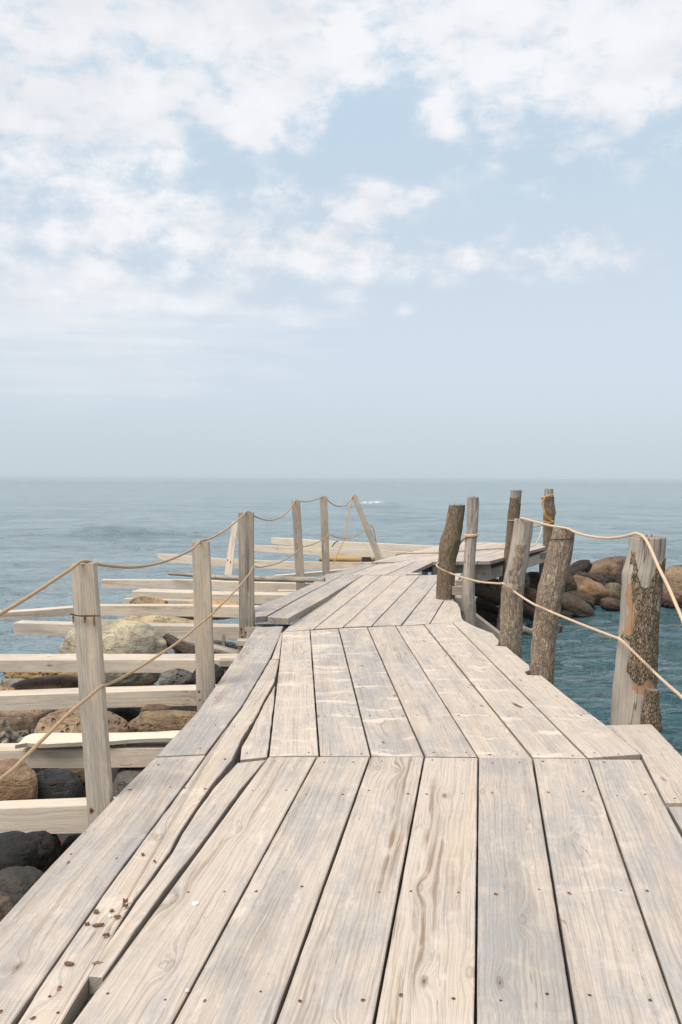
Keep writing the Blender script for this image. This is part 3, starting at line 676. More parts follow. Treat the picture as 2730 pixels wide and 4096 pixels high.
# ramp
for pts, col in (([(1314, 2295), (1396, 2297), (1521, 2251), (1468, 2250)], g(.6, .3, .95, .2)), ([(1396, 2297), (1470, 2299), (1585, 2249), (1521, 2251)], g(.45, .3, 1.0, .3)),
                 ([(1470, 2299), (1543, 2300), (1664, 2246), (1585, 2249)], g(.35, .3, 1.0, .3)), ([(1543, 2300), (1621, 2302), (1737, 2246), (1664, 2246)], g(.6, .3, .96, .2))):
    deck(pts, PE, col)
plank(BW, [at_z(1632, 2299), at_z(1678, 2299), at_z(1676, 2294), at_z(1634, 2294)], lambda x, y: .012, color=g(.2, .2, 1.05, .1), gap=.001)
# far platform, boards running away to the right
Dpx = [(1484, 2250), (1530, 2237), (1582, 2220), (1690, 2196), (1755, 2180), (1830, 2169), (1925, 2169), (2017, 2170), (2170, 2174), (2184, 2188), (2072, 2216), (1961, 2244), (1822, 2245), (1735, 2246), (1664, 2245)]
Dp = [at_z(x, y, .1) for (x, y) in Dpx]
ang = R(26); ud = Vector((math.sin(ang), math.cos(ang))); vd = Vector((ud.y, -ud.x))
def clip(poly, n, c, keep_less):
    out = []
    for i in range(len(poly)):
        a = poly[i]; b = poly[(i + 1) % len(poly)]
        da = a[0] * n.x + a[1] * n.y - c; db = b[0] * n.x + b[1] * n.y - c
        if not keep_less: da, db = -da, -db
        if da <= 0: out.append(a)
        if da * db < 0: f = da / (da - db); out.append((a[0] + (b[0] - a[0]) * f, a[1] + (b[1] - a[1]) * f))
    return out
base = [(q.x, q.y) for q in Dp]
cmin = min(q[0] * vd.x + q[1] * vd.y for q in base); cmax = max(q[0] * vd.x + q[1] * vd.y for q in base)
k = 0; c0 = cmax
while c0 > cmin + 0.02:
    c1 = c0 - random.choice((.25, .25, .235, .26))
    P = clip(clip(base, vd, c0, True), vd, c1, False)
    if len(P) >= 3 and abs(poly_area(P)) > 0.02:
        plank(BW, P, tilt(PD, .003), color=g(random.uniform(.15, .6), .3, random.uniform(.95, 1.04), .3), dirv=ud, gap=.004)
    c0 = c1; k += 1

# ------------------------------------------------------------------ cross beams
def beam(name, st, z, w=0.1, mat=None, color=None, parent=BW, seg=None, endcut=0.0, jit=0.0015):
    """st: stations (x, y of front top edge, y of front bottom edge) in photo pixels; z of the top face; w depth of the top"""
    pts = []
    for (x, yt, yb) in st:
        f = at_z(x, yt, z); h = (yb - yt) * f.y / F
        pts.append((f, h))
    V = []; Fc = []; UV = []; u0 = random.uniform(0, 50); v0 = random.uniform(0, 50); U = []
    # resample
    fine = []
    for i in range(len(pts) - 1):
        (a, ha), (b, hb) = pts[i], pts[i + 1]; n = max(1, int((b - a).length / .12))
        for k in range(n): fine.append((a.lerp(b, k / n), ha + (hb - ha) * k / n))
    fine.append(pts[-1]); L = 0
    for i, (f, h) in enumerate(fine):
        if i: L += (fine[i][0] - fine[i - 1][0]).length
        U.append(L + u0)
        t_ = (fine[min(i + 1, len(fine) - 1)][0] - fine[max(i - 1, 0)][0]); t_.z = 0; t_.normalize()
        nb = Vector((-t_.y, t_.x, 0))
        if nb.y < 0: nb = -nb
        j = [jit * nz3((L * 7, q * 3.1, v0)) for q in range(4)]
        c = .003
        fr = f + Vector((0, 0, 0)); V += [fr + nb * (0 + j[0]) - Vector((0, 0, c)), fr + nb * c + Vector((0, 0, j[1])), fr + nb * (w - c) + Vector((0, 0, j[2])), fr + nb * w - Vector((0, 0, c)), fr + nb * w - Vector((0, 0, h)), fr + nb * j[3] - Vector((0, 0, h))]
    per = [0, .004, .004 + w, .008 + w, .008 + w + .1, .008 + 2 * w + .1, .008 + 2 * w + .2]
    n = len(fine)
    for i in range(n - 1):
        for q in range(6):
            r_ = (q + 1) % 6
            Fc.append([i * 6 + q, (i + 1) * 6 + q, (i + 1) * 6 + r_, i * 6 + r_])
            UV.append([(U[i], v0 + per[q]), (U[i + 1], v0 + per[q]), (U[i + 1], v0 + per[q + 1]), (U[i], v0 + per[q + 1])])
    for e, rev in ((0, False), ((n - 1) * 6, True)):
        f_ = [e + q for q in range(6)]
        if rev: f_.reverse()
        Fc.append(f_); UV.append([(v0 + (V[i].y) * 1.0, v0 + V[i].z * 1.0) for i in f_])
    me = mesh_from(name, V, Fc, UV)
    bm = bmesh.new(); bm.from_mesh(me); bmesh.ops.recalc_face_normals(bm, faces=bm.faces); bm.to_mesh(me); bm.free()
    return link(name, me, [mat or BEAM], parent, color or g(.2, .4, 1.0, .1))
ZB = -0.062
beam('cross_beam', [(-420, 3262, 3368), (0, 3235, 3342), (347, 3222, 3335), (700, 3210, 3322), (1250, 3195, 3300), (2300, 3190, 3290)], ZB - .02, .10, color=g(.1, .35, 1.03, .1))
beam('cross_beam', [(-420, 3010, 3078), (0, 3002, 3073), (330, 2997, 3074), (660, 2992, 3069), (1400, 2985, 3060), (2300, 2985, 3060)], ZB - .006, .13, color=g(.1, .9, .98, .1))
beam('cross_beam', [(-420, 2800, 2862), (0, 2784, 2845), (312, 2772, 2835), (784, 2759, 2824), (1300, 2750, 2810), (2060, 2745, 2800)], ZB, .15, color=g(.2, .35, 1.0, .1))
beam('cross_beam', [(-420, 2642, 2684), (0, 2641, 2687), (302, 2640, 2691), (784, 2640, 2693), (1300, 2638, 2690), (1960, 2636, 2685)], ZB, .24, color=g(.35, .4, .97, .1))
beam('cross_beam', [(54, 2492, 2538), (290, 2498, 2545), (777, 2505, 2555), (1040, 2508, 2558), (1500, 2515, 2560)], ZB, .17, color=g(.6, .45, .93, .1))
beam('cross_beam', [(-300, 2462, 2488), (0, 2450, 2477), (140, 2442, 2471), (287, 2430, 2463), (385, 2423, 2462), (600, 2422, 2464), (777, 2424, 2467), (955, 2428, 2471), (1300, 2432, 2474)], ZB + .02, .14, color=g(.1, .8, 1.0, .1))
beam('cross_beam', [(495, 2395, 2416), (620, 2399, 2420), (800, 2404, 2425)], ZB - .05, .12, color=g(.5, .4, .9, .1))
beam('cross_beam', [(527, 2365, 2393), (775, 2372, 2406), (845, 2377, 2409), (955, 2378, 2415), (1113, 2380, 2420), (1500, 2384, 2420)], ZB, .28, color=g(.25, .3, .98, .1))
beam('cross_beam', [(406, 2320, 2351), (772, 2321, 2357), (842, 2323, 2361), (955, 2328, 2364), (1185, 2333, 2367), (1500, 2338, 2370)], ZB, .12, color=g(.05, .8, 1.02, .1))
beam('cross_beam', [(631, 2215, 2230), (680, 2218, 2247), (767, 2225, 2256), (840, 2232, 2261), (952, 2238, 2268), (1177, 2247, 2278), (1287, 2248, 2279), (1460, 2249, 2276), (1640, 2249, 2272)], .06, .05, color=g(.15, .7, 1.02, .1))
beam('cross_beam', [(1110, 2302, 2312), (1182, 2297, 2312), (1217, 2293, 2308), (1320, 2284, 2298), (1420, 2274, 2290)], ZB + .03, .10, color=g(.15, .4, 1.02, .1))
beam('cross_beam', [(1000, 2179, 2203), (1175, 2186, 2215), (1285, 2193, 2221), (1485, 2199, 2228), (1640, 2208, 2236), (1960, 2217, 2238)], .045, .05, color=g(.1, .5, 1.04, .1))
beam('cross_beam', [(1086, 2151, 2175), (1175, 2155, 2182), (1285, 2163, 2190), (1465, 2172, 2197), (1725, 2184, 2207), (2030, 2192, 2212)], .045, .12, color=g(.15, .4, 1.04, .1))
# supports under the right hand side
def box(name, c, s, rz=0, mat=None, parent=None, color=None, rx=0, ry=0, bev=.004):
    bm = bmesh.new(); bmesh.ops.create_cube(bm, size=1.0)
    bmesh.ops.scale(bm, vec=s, verts=bm.verts)
    bmesh.ops.bevel(bm, geom=bm.edges[:], offset=bev, segments=1, affect='EDGES')
    L = max(range(3), key=lambda i: s[i]); me = bpy.data.meshes.new(name)
    uvl = bm.loops.layers.uv.new('UVMap'); u0 = random.uniform(0, 50); v0 = random.uniform(0, 50)
    for f in bm.faces:
        nn = max(range(3), key=lambda i: abs(f.normal[i])); oth = [i for i in range(3) if i != L]
        vv = oth[0] if nn != oth[0] else oth[1]
        for l in f.loops: l[uvl].uv = (l.vert.co[L] + u0 if nn != L else l.vert.co[oth[1]] + u0, l.vert.co[vv] + v0 + nn * .2)
    bm.transform(Matrix.Translation(c) @ Matrix.Rotation(rz, 4, 'Z') @ Matrix.Rotation(ry, 4, 'Y') @ Matrix.Rotation(rx, 4, 'X'))
    bm.to_mesh(me); bm.free()
    return link(name, me, mat or BEAM, parent, color or g(.4, .3, .9, .1))
def beam2(p, q, h, wd, mat=BEAM, color=None, name='support_beam', parent=BW):
    p = Vector(p); q = Vector(q); d = q - p
    return box(name, (p + q) / 2, (wd, d.length, h), rz=math.atan2(-d.x, d.y), rx=math.asin(d.z / d.length), mat=mat, color=color, parent=parent)
# under the platform front
def pz(x, y, Y): return at_Y(x, y, Y)
box('support_beam', pz(1880, 2275, 13.6), (.62, .10, .125), mat=BEAM, parent=BW, color=g(.4, .4, .8, .1))
beam2(pz(1905, 2312, 13.5), pz(2185, 2226, 16.0), .16, .09, color=g(.6, .4, .85, .1))
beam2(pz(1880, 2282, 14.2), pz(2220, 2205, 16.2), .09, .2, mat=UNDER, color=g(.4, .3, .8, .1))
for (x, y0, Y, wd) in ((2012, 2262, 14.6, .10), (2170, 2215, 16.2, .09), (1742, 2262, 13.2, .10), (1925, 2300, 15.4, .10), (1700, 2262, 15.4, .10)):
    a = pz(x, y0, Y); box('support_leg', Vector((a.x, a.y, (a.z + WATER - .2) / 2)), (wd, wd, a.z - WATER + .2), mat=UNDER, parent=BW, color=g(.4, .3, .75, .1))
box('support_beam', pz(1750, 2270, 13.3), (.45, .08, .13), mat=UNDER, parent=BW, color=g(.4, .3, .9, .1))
box('support_beam', pz(1858, 2330, 10.3), (.2, .10, .05), mat=BEAM, parent=BW, color=g(.6, .3, .7, .1))
box('support_beam', pz(1848, 2361, 9.76), (.22, .09, .095), mat=BEAM, parent=BW, color=g(.5, .3, .72, .1))
box('support_beam', pz(1838, 2405, 10.4), (.16, .3, .12), mat=BEAM, parent=BW, color=g(.8, .2, .85, .1))
# stub and blocks on the left
box('support_leg', pz(905, 2690, 6.72), (.085, .07, .20), mat=POST, parent=BW, color=g(.4, 1, .8, .1))
box('block', pz(912, 2650, 6.70), (.12, .09, .05), mat=POST, parent=BW, color=g(.4, .4, .95, .1))
box('block', pz(972, 2569, 8.2), (.10, .12, .05), mat=BEAM, parent=BW, color=g(.4, .3, .95, .1))
box('support_leg', pz(974, 2640, 8.36), (.10, .07, .36), mat=POST, parent=BW, color=g(.4, 1.0, .9, .1))
box('support_leg', pz(896, 2600, 8.3), (.03, .03, .30), mat=POST, parent=BW, color=g(.6, .6, .8, .1))
box('block', pz(1150, 2368, 11.3), (.23, .11, .05), mat=BEAM, parent=BW, color=g(.2, .3, 1.0, .1))
# legs holding the near sections
for (x, y, top) in ((-1.0, 3.9, -.2), (1.55, 3.9, -.2), (1.3, 6.0, -.18), (-.5, 8.5, -.18), (1.0, 8.6, -.18), (.1, 11.2, -.18), (1.2, 11.4, -.18)):
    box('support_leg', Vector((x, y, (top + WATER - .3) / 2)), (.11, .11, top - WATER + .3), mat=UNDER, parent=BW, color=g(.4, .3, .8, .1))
# long stringers below the boards, seen from the side
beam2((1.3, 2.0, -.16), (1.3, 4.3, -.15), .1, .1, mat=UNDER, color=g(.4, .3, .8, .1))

# ------------------------------------------------------------------ square railing posts on the left
def sq_post(name, tl, tr, bl, br, Yb, Yt, depth, label, color, nails=(), extra=0.25, wire=None, group='square railing posts on the left', cat='post'):
    A = [at_Y(*tl, Yt), at_Y(*tr, Yt), at_Y(*bl, Yb), at_Y(*br, Yb)]
    # run the post on below the deck edge
    da = (A[2] - A[0]).normalized(); db = (A[3] - A[1]).normalized()
    A[2] = A[2] + da * extra; A[3] = A[3] + db * (extra + (A[3].z - A[2].z))
    base = (A[2] + A[3]) / 2; root = empty(name, base)
    V = []; Fc = []; UV = []; n = 24; u0 = random.uniform(0, 40); v0 = random.uniform(0, 40); s = Vector((0, 1, 0))
    for i in range(n + 1):
        f = i / n; l = A[0].lerp(A[2], f); r = A[1].lerp(A[3], f); wv = .002 * nz3((f * 4, v0, 1))
        l = l + Vector((wv, 0, 0)); r = r + Vector((wv + .001 * nz3((f * 9, v0, 3)), 0, 0)); c = .003; X = (r - l).normalized()
        V += [l + s * c, l + X * c, r - X * c, r + s * c, r + s * (depth - c), r - X * c + s * depth, l + X * c + s * depth, l + s * (depth - c)]
    W_ = (A[1] - A[0]).length; per = [0, .004, .004 + W_, .008 + W_, .008 + W_ + depth, .012 + W_ + depth, .012 + 2 * W_ + depth, .016 + 2 * W_ + depth, .016 + 2 * W_ + 2 * depth]
    Lg = (A[2] - A[0]).length
    for i in range(n):
        for q in range(8):
            r_ = (q + 1) % 8
            Fc.append([i * 8 + q, (i + 1) * 8 + q, (i + 1) * 8 + r_, i * 8 + r_])
            UV.append([(u0 + Lg * i / n, v0 + per[q]), (u0 + Lg * (i + 1) / n, v0 + per[q]), (u0 + Lg * (i + 1) / n, v0 + per[q + 1]), (u0 + Lg * i / n, v0 + per[q + 1])])
    Fc.append(list(range(7, -1, -1))); UV.append([(u0 + V[i].y, v0 + V[i].x) for i in range(7, -1, -1)])
    Fc.append([n * 8 + q for q in range(8)]); UV.append([(0, 0)] * 8)
    me = mesh_from('post_body', V, Fc, UV)
    bm = bmesh.new(); bm.from_mesh(me); bmesh.ops.recalc_face_normals(bm, faces=bm.faces); bm.to_mesh(me); bm.free()
    link('post_body', me, POST, root, color)
    for (nx, ny, r) in nails:
        Yn = Yt + (Yb - Yt) * (ny - tl[1]) / max(1, bl[1] - tl[1]); c = at_Y(nx, ny, Yn - .002); V = []; Fc = []; mi = []
        X = Vector((1, 0, 0)); Zz = Vector((0, 0, 1))
        disc(V, Fc, mi, c + Vector((0, .0008, -r * 1.8)), X, Zz, r * .8, r * 2.8, 11, 1, .25)
        disc(V, Fc, mi, c + Vector((0, .0006, 0)), X, Zz, r * 1.3, r * 1.5, 11, 1, .2)
        disc(V, Fc, mi, c, X, Zz, r * .7, r * .8, 9, 0, .1)
        k = len(V); back = [v + Vector((0, .004, 0)) for v in V]; V += back
        me = mesh_from('nail', V, Fc, mi=mi); link('nail', me, [NAIL, RUST], root)
    tag(root, label, cat, group)
    return root
P1 = sq_post('railing_post', (281, 2259), (375, 2253), (352, 3300), (442, 3210), 3.68, 3.72, .055, 'nearest square grey railing post on the left, with a rusty wire round its middle', g(.35, .3, 1.12, .1), nails=[(367, 3243, .0085)])
P2 = sq_post('railing_post', (767, 2171), (835, 2167), (789, 2850), (858, 2768), 5.6, 5.66, .06, 'second nearest square railing post, one round knot and rusty nails at its foot', g(.45, .2, 1.0, .1), nails=[(798, 2769, .008), (839, 2771, .008), (820, 2791, .007), (802, 2803, .008)])
P3 = sq_post('railing_post', (954, 2052), (1014, 2051), (957, 2620), (1017, 2555), 8.28, 8.28, .07, 'tall dark streaked square post beside the two raised boards', g(.55, 1.0, .88, .1), nails=[(966, 2517, .011), (983, 2531, .009), (1005, 2514, .011), (1003, 2545, .010), (970, 2548, .010)])
P4 = sq_post('railing_post', (1167, 2006), (1200, 2005), (1187, 2362), (1220, 2345), 11.55, 11.55, .07, 'slim square railing post standing by the small block on the beam', g(.5, .3, .95, .1))
P5 = sq_post('railing_post', (1280, 1991), (1310, 1988), (1291, 2299), (1320, 2290), 12.3, 12.3, .07, 'farthest upright square railing post, next to the leaning one', g(.45, .3, .95, .1))
P6 = sq_post('leaning_post', (1408, 1988), (1428, 1984), (1505, 2236), (1533, 2231), 13.75, 13.9, .06, 'thin square post leaning to the left at the start of the far platform', g(.45, .3, .95, .1), extra=.1)
P7 = sq_post('slanted_board', (930, 2086), (952, 2084), (898, 2297), (928, 2298), 12.0, 12.6, .04, 'slanted narrow board leaning behind the tall streaked post', g(.15, .3, 1.15, .1), extra=.02, group=None, cat='board')
for (x, y) in ((911, 2240), (923, 2247)):
    c = at_Y(x, y, 12.10)
    V = []; Fc = []; mi = []; disc(V, Fc, mi, c, Vector((1, 0, 0)), Vector((0, 0, 1)), .009, .012, 9, 0)
    link('nail', mesh_from('nail', V, Fc, mi=mi), [NAIL], P7)

# ------------------------------------------------------------------ ropes
def catmull(pts, step):
    P = [pts[0] * 2 - pts[1]] + pts + [pts[-1] * 2 - pts[-2]]; out = []
    for i in range(1, len(P) - 2):
        a, b, c, d = P[i - 1:i + 3]; n = max(2, int((c - b).length / step))
        for k in range(n):
            t_ = k / n; out.append(.5 * ((2 * b) + (c - a) * t_ + (2 * a - 5 * b + 4 * c - d) * t_ ** 2 + (3 * b - a - 3 * c + d) * t_ ** 3))
    out.append(pts[-1]); return out
def tube(name, pts, r, mat, twist=True, parent=None, step=.004, nv=12, pitch=.055, smooth=True, taper=None, cap=True, color=None):
    P = catmull([Vector(p) for p in pts], step) if step else [Vector(p) for p in pts]
    Q = [P[0]]
    for p_ in P[1:]:
        if (p_ - Q[-1]).length > 1e-4: Q.append(p_)
    P = Q; n = len(P); V = []; Fc = []; UV = []; L = 0
    t0 = (P[1] - P[0]).normalized(); up_ = Vector((0, 0, 1)) if abs(t0.z) < .9 else Vector((1, 0, 0))
    nrm = (up_ - t0 * up_.dot(t0)).normalized(); us = []
    for i in range(n):
        if i: L += (P[i] - P[i - 1]).length
        t_ = (P[min(i + 1, n - 1)] - P[max(i - 1, 0)]).normalized()
        nrm = (nrm - t_ * nrm.dot(t_)).normalized(); bn = t_.cross(nrm); us.append(L)
        rr = r if taper is None else taper(i / (n - 1))
        for q in range(nv):
            th = 2 * math.pi * q / nv; k = 1.0
            if twist: k = .80 + .22 * abs(math.cos(1.5 * (th - 2 * math.pi * L / pitch)))
            else: k = 1 + .12 * nz3((L * 9, math.cos(th), math.sin(th)))
            V.append(P[i] + (nrm * math.cos(th) + bn * math.sin(th)) * (rr * k))
    for i in range(n - 1):
        for q in range(nv):
            s_ = (q + 1) % nv
            Fc.append([i * nv + q, i * nv + s_, (i + 1) * nv + s_, (i + 1) * nv + q])
            v0, v1 = q / nv * 6.28 * r, (q + 1) / nv * 6.28 * r
            if twist:
                pa, pb = 2 * math.pi * (q / nv - us[i] / pitch), 2 * math.pi * (q / nv - us[i + 1] / pitch); dq = 2 * math.pi / nv
                UV.append([(us[i], pa), (us[i], pa + dq), (us[i + 1], pb + dq), (us[i + 1], pb)])
            else: UV.append([(us[i], v0), (us[i], v1), (us[i + 1], v1), (us[i + 1], v0)])
    if cap:
        Fc.append(list(range(nv - 1, -1, -1))); UV.append([(0, 0)] * nv)
        Fc.append([(n - 1) * nv + q for q in range(nv)]); UV.append([(0, 0)] * nv)
    return link(name, mesh_from(name, V, Fc, UV, smooth=smooth), mat, parent, color)
def rope_px(anch):
    """(x, y, Y or None) -> world points, missing depths filled in between along 1/Y"""
    n = len(anch); ys = [a[2] if len(a) > 2 else None for a in anch]
    known = [i for i in range(n) if ys[i]]
    for a, b in zip(known, known[1:]):
        for i in range(a + 1, b):
            xa, xb, xi = anch[a], anch[b], anch[i]
            da = math.hypot(xi[0] - xa[0], xi[1] - xa[1]); db = math.hypot(xi[0] - xb[0], xi[1] - xb[1]); f = da / (da + db)
            ys[i] = 1 / ((1 - f) / ys[a] + f / ys[b])
    return [at_Y(a[0], a[1], ys[i]) for i, a in enumerate(anch)]
up_l = [(-420, 2700, 2.35), (-200, 2572), (0, 2457, 3.1), (75, 2412), (150, 2365), (225, 2315), (280, 2279), (318, 2250, 3.70), (334, 2245, 3.72), (352, 2246, 3.76), (378, 2254), (425, 2262), (475, 2267), (525, 2269), (600, 2261), (675, 2241), (750, 2208),
        (778, 2190), (803, 2164, 5.66), (818, 2160, 5.70), (842, 2154), (900, 2122), (950, 2082), (984, 2050, 8.28), (992, 2046, 8.32), (1003, 2050, 8.36), (1018, 2064), (1050, 2077), (1080, 2081), (1110, 2076), (1145, 2054), (1170, 2022), (1181, 2003, 11.55), (1190, 2002, 11.6), (1202, 2006), (1235, 2006), (1268, 1997), (1290, 1987, 12.3), (1300, 1987, 12.35),
        (1312, 2001), (1340, 2021), (1370, 2025), (1398, 2008), (1412, 1986, 13.88), (1420, 1982, 13.92), (1430, 1990, 13.95)]
r_ = tube('rope', rope_px(up_l), .0072, ROPE, pitch=.034); tag(r_, 'upper tan rope draped from top to top of the square posts on the left', 'rope', 'ropes of the railing')
lo_l = [(-330, 3440, 2.25), (-150, 3260), (0, 3120, 2.75), (50, 3080), (125, 3005), (200, 2930), (275, 2855), (350, 2793), (398, 2752, 3.62), (410, 2744, 3.66), (420, 2742, 3.72), (475, 2718), (550, 2675), (625, 2628), (725, 2560), (800, 2497, 5.52), (845, 2460, 5.58), (862, 2444, 5.7), (900, 2405), (950, 2354), (995, 2300),
        (1014, 2268, 8.24), (1020, 2266, 8.28), (1040, 2269), (1080, 2262), (1125, 2247), (1165, 2224), (1207, 2191, 11.5), (1216, 2187, 11.5), (1226, 2185), (1265, 2172), (1300, 2152), (1314, 2140, 12.24), (1322, 2139, 12.3), (1350, 2150), (1384, 2154), (1415, 2147), (1450, 2127), (1475, 2105, 13.7), (1483, 2102, 13.75), (1492, 2110, 13.8), (1500, 2136), (1505, 2165, 13.9)]
r_ = tube('rope', rope_px(lo_l), .0068, ROPE, pitch=.034); tag(r_, 'lower tan rope looped along the middle of the square posts on the left', 'rope', 'ropes of the railing')
r_ = tube('rope', rope_px([(1412, 1990, 13.85), (1408, 2010), (1399, 2050), (1385, 2118, 13.6), (1372, 2170), (1352, 2212), (1340, 2243, 13.3), (1334, 2250, 13.28)]), .008, ROPE_Y, pitch=.06, step=.01); tag(r_, 'rope end hanging down from the leaning post', 'rope')
up_r = [(2081, 2078, 7.25), (2088, 2073, 7.15), (2120, 2081), (2150, 2089), (2200, 2102), (2235, 2108, 6.12), (2270, 2114, 6.05), (2292, 2124, 6.02), (2310, 2132), (2350, 2143), (2400, 2151), (2446, 2152), (2496, 2146), (2522, 2139, 4.98), (2543, 2134, 4.95), (2566, 2141, 4.88), (2583, 2157, 4.80), (2594, 2176, 4.76), (2606, 2200), (2636, 2270), (2671, 2340), (2706, 2420), (2732, 2482, 4.1), (2850, 2790, 3.5), (2960, 3080, 3.1)]
r_ = tube('rope', rope_px(up_r), .0085, ROPE_W, pitch=.034); tag(r_, 'upper pale rope laid over the tops of the log posts on the right', 'rope', 'ropes of the railing')
lo_r = [(1757, 2250, 9.80), (1748, 2258, 9.68), (1750, 2266, 9.60), (1775, 2281, 9.60), (1815, 2297, 9.58), (1860, 2312), (1920, 2327), (1970, 2332), (2004, 2334, 7.16), (2012, 2333, 7.06), (2032, 2347, 7.06), (2065, 2371, 7.07), (2100, 2395), (2138, 2418, 6.06), (2150, 2423, 5.98), (2200, 2445, 5.96), (2226, 2456), (2321, 2495), (2396, 2524), (2462, 2549, 4.92), (2474, 2553, 4.84), (2495, 2569, 4.80), (2571, 2643, 4.76), (2636, 2706, 4.72), (2696, 2760), (2732, 2792, 4.2), (2950, 3010, 3.4)]
r_ = tube('rope', rope_px(lo_r), .0078, ROPE_W, pitch=.034); tag(r_, 'lower pale rope running in front of the log posts on the right', 'rope', 'ropes of the railing')
dk = [(2022, 2193), (1960, 2196), (1905, 2200), (1865, 2202), (1825, 2205), (1755, 2211), (1700, 2212), (1650, 2213), (1610, 2214), (1590, 2217), (1582, 2221)]
r_ = tube('rope', [at_z(x, y, .112) for (x, y) in dk], .010, ROPE, pitch=.07, step=.012); tag(r_, 'slack tan rope lying across the far platform', 'rope')
def ring(cx, cy, Y, rad, thick, mat, label, turns=1.1, ten=0, tilt_=0.0, parent=None, name='rope'):
    c = at_Y(cx, cy, Y); pts = []
    for i in range(int(24 * turns) + 1):
        th = 2 * math.pi * i / 24 - .5; pts.append(c + Vector((math.cos(th) * rad, math.sin(th) * rad, .012 * th / 6.28 + tilt_ * math.cos(th) * rad)))
    o = tube(name, pts, thick, mat, pitch=.05, step=.01, parent=parent, twist=mat is not STEEL, nv=10)
    if label: tag(o, label, 'rope')
    return o

# ------------------------------------------------------------------ log posts
def log_post(name, st, Y, label, color, maskf, nv=96, lower=1.3, Yoff=0.0, lump=.006, group='log posts on the right', stepz=.012, topcut=0.0, wire=None):
    """st: (y, left x, right x) silhouette rows in photo pixels"""
    C3 = []
    for (y, xl, xr) in st:
        a = at_Y(xl, y, Y); b = at_Y(xr, y, Y); C3.append((a.lerp(b, .5), (b - a).length / 2, y))
    d = (C3[-1][0] - C3[-3][0]).normalized() if len(C3) > 2 else Vector((0, 0, -1))
    k = (WATER - .5 - C3[-1][0].z) / d.z
    C3.append((C3[-1][0] + d * k * .5, C3[-1][1] * 1.04, 99999)); C3.append((C3[-2][0] + d * k, C3[-1][1] * 1.05, 99999))
    root = empty(name, C3[-1][0])
    cs = []; 
    for i in range(len(C3) - 1):
        (a, ra, ya), (b, rb, yb) = C3[i], C3[i + 1]; n = max(2, int((b - a).length / stepz))
        if i >= len(C3) - 3: n = max(2, n // 3)
        for q in range(n):
            f = q / n; f2 = f
            cs.append((a.lerp(b, f), ra + (rb - ra) * f2, ya + (min(yb, 4000) - ya) * f))
    cs.append(C3[-1])
    # soften the kinks
    for _ in range(3):
        cs = [cs[0]] + [((cs[i - 1][0] + cs[i][0] * 2 + cs[i + 1][0]) / 4, (cs[i - 1][1] + cs[i][1] * 2 + cs[i + 1][1]) / 4, cs[i][2]) for i in range(1, len(cs) - 1)] + [cs[-1]]
    V = []; M = []; Fc = []; UV = []; L = 0; U = []; seed = random.uniform(0, 50)
    for i, (c, r, y) in enumerate(cs):
        if i: L += (cs[i][0] - cs[i - 1][0]).length
        U.append(L)
        for q in range(nv):
            th = 2 * math.pi * q / nv          # th=0 faces the camera (-Y), grows to the right
            sx, sy = math.sin(th), -math.cos(th)
            bk, og = maskf(th if th < math.pi else th - 2 * math.pi, y, L)
            n0 = nz3((sx * 1.3 + seed, sy * 1.3, L * 3)); n1 = nz3((sx * 3, sy * 3 + seed, L * 9)); n2 = nz3((sx * 9, sy * 9 + seed, L * 24))
            rr = r * (1 + .035 * n0) + lump * n1 + (.0035 * n2 + .005) * bk - .004
            V.append(c + Vector((sx * rr, sy * rr, topcut * sx * r if i == 0 else 0))); M.append((bk, og, 0.0))
    n = len(cs)
    for i in range(n - 1):
        for q in range(nv):
            s_ = (q + 1) % nv; v0 = q / nv * 6.283 * .09; v1 = (q + 1) / nv * 6.283 * .09
            Fc.append([i * nv + q, (i + 1) * nv + q, (i + 1) * nv + s_, i * nv + s_])
            UV.append([(U[i], v0 + seed), (U[i + 1], v0 + seed), (U[i + 1], v1 + seed), (U[i], v1 + seed)])
    # cut top: rim, ring, centre
    k0 = len(V); c, r = cs[0][0], cs[0][1]
    for rr in (.93, .5):
        for q in range(nv):
            th = 2 * math.pi * q / nv; V.append(c + Vector((math.sin(th) * r * rr, -math.cos(th) * r * rr, .004 * rr + topcut * math.sin(th) * r * rr + .002 * nz3((th, rr * 9, seed))))); M.append((0, 0, 1))
    V.append(c + Vector((0, 0, .004))); M.append((0, 0, 1))
    for q in range(nv):
        s_ = (q + 1) % nv
        def tv(i): p_ = V[i] - c; return (p_.x * 1.0 + 5, p_.y + seed)
        for f_ in ([q, s_, k0 + s_, k0 + q], [k0 + q, k0 + s_, k0 + nv + s_, k0 + nv + q], [k0 + nv + q, k0 + nv + s_, k0 + 2 * nv]):
            Fc.append(f_); UV.append([tv(i) for i in f_])
    me = mesh_from('trunk', V, Fc, UV, smooth=True)
    at = me.attributes.new('mask', 'FLOAT_VECTOR', 'POINT'); at.data.foreach_set('vector', [x for m_ in M for x in m_])
    link('trunk', me, BARK, root, color); tag(root, label, 'post', group)
    for (ox, hh) in ((random.uniform(-.5, .5), .012), (random.uniform(-.7, .7), .01)):
        tube('nail', [c + Vector((ox * r, 0, 0)), c + Vector((ox * r + .001, 0, hh)), c + Vector((ox * r + .002, 0, hh * 1.5))], .003, STEEL, twist=False, parent=root, step=.01, nv=6)
    return root
def inpoly(x, y, P):
    r_ = False
    for i in range(len(P)):
        (x1, y1), (x2, y2) = P[i - 1], P[i]
        if (y1 > y) != (y2 > y) and x < (x2 - x1) * (y - y1) / (y2 - y1) + x1: r_ = not r_
    return r_
full = lambda th, y, L: (1.0, 0.0)
def m1f(th, y, L):
    n_ = .25 * nz3((th * 2, y * .02, 3))
    if y < 2030: return (.5 + n_, 0)
    return (0.0 if -1.75 < th < -1.25 + n_ and 2050 < y < 2140 else 1.0, .9 if th < -1.2 and 2050 < y < 2140 else 0)
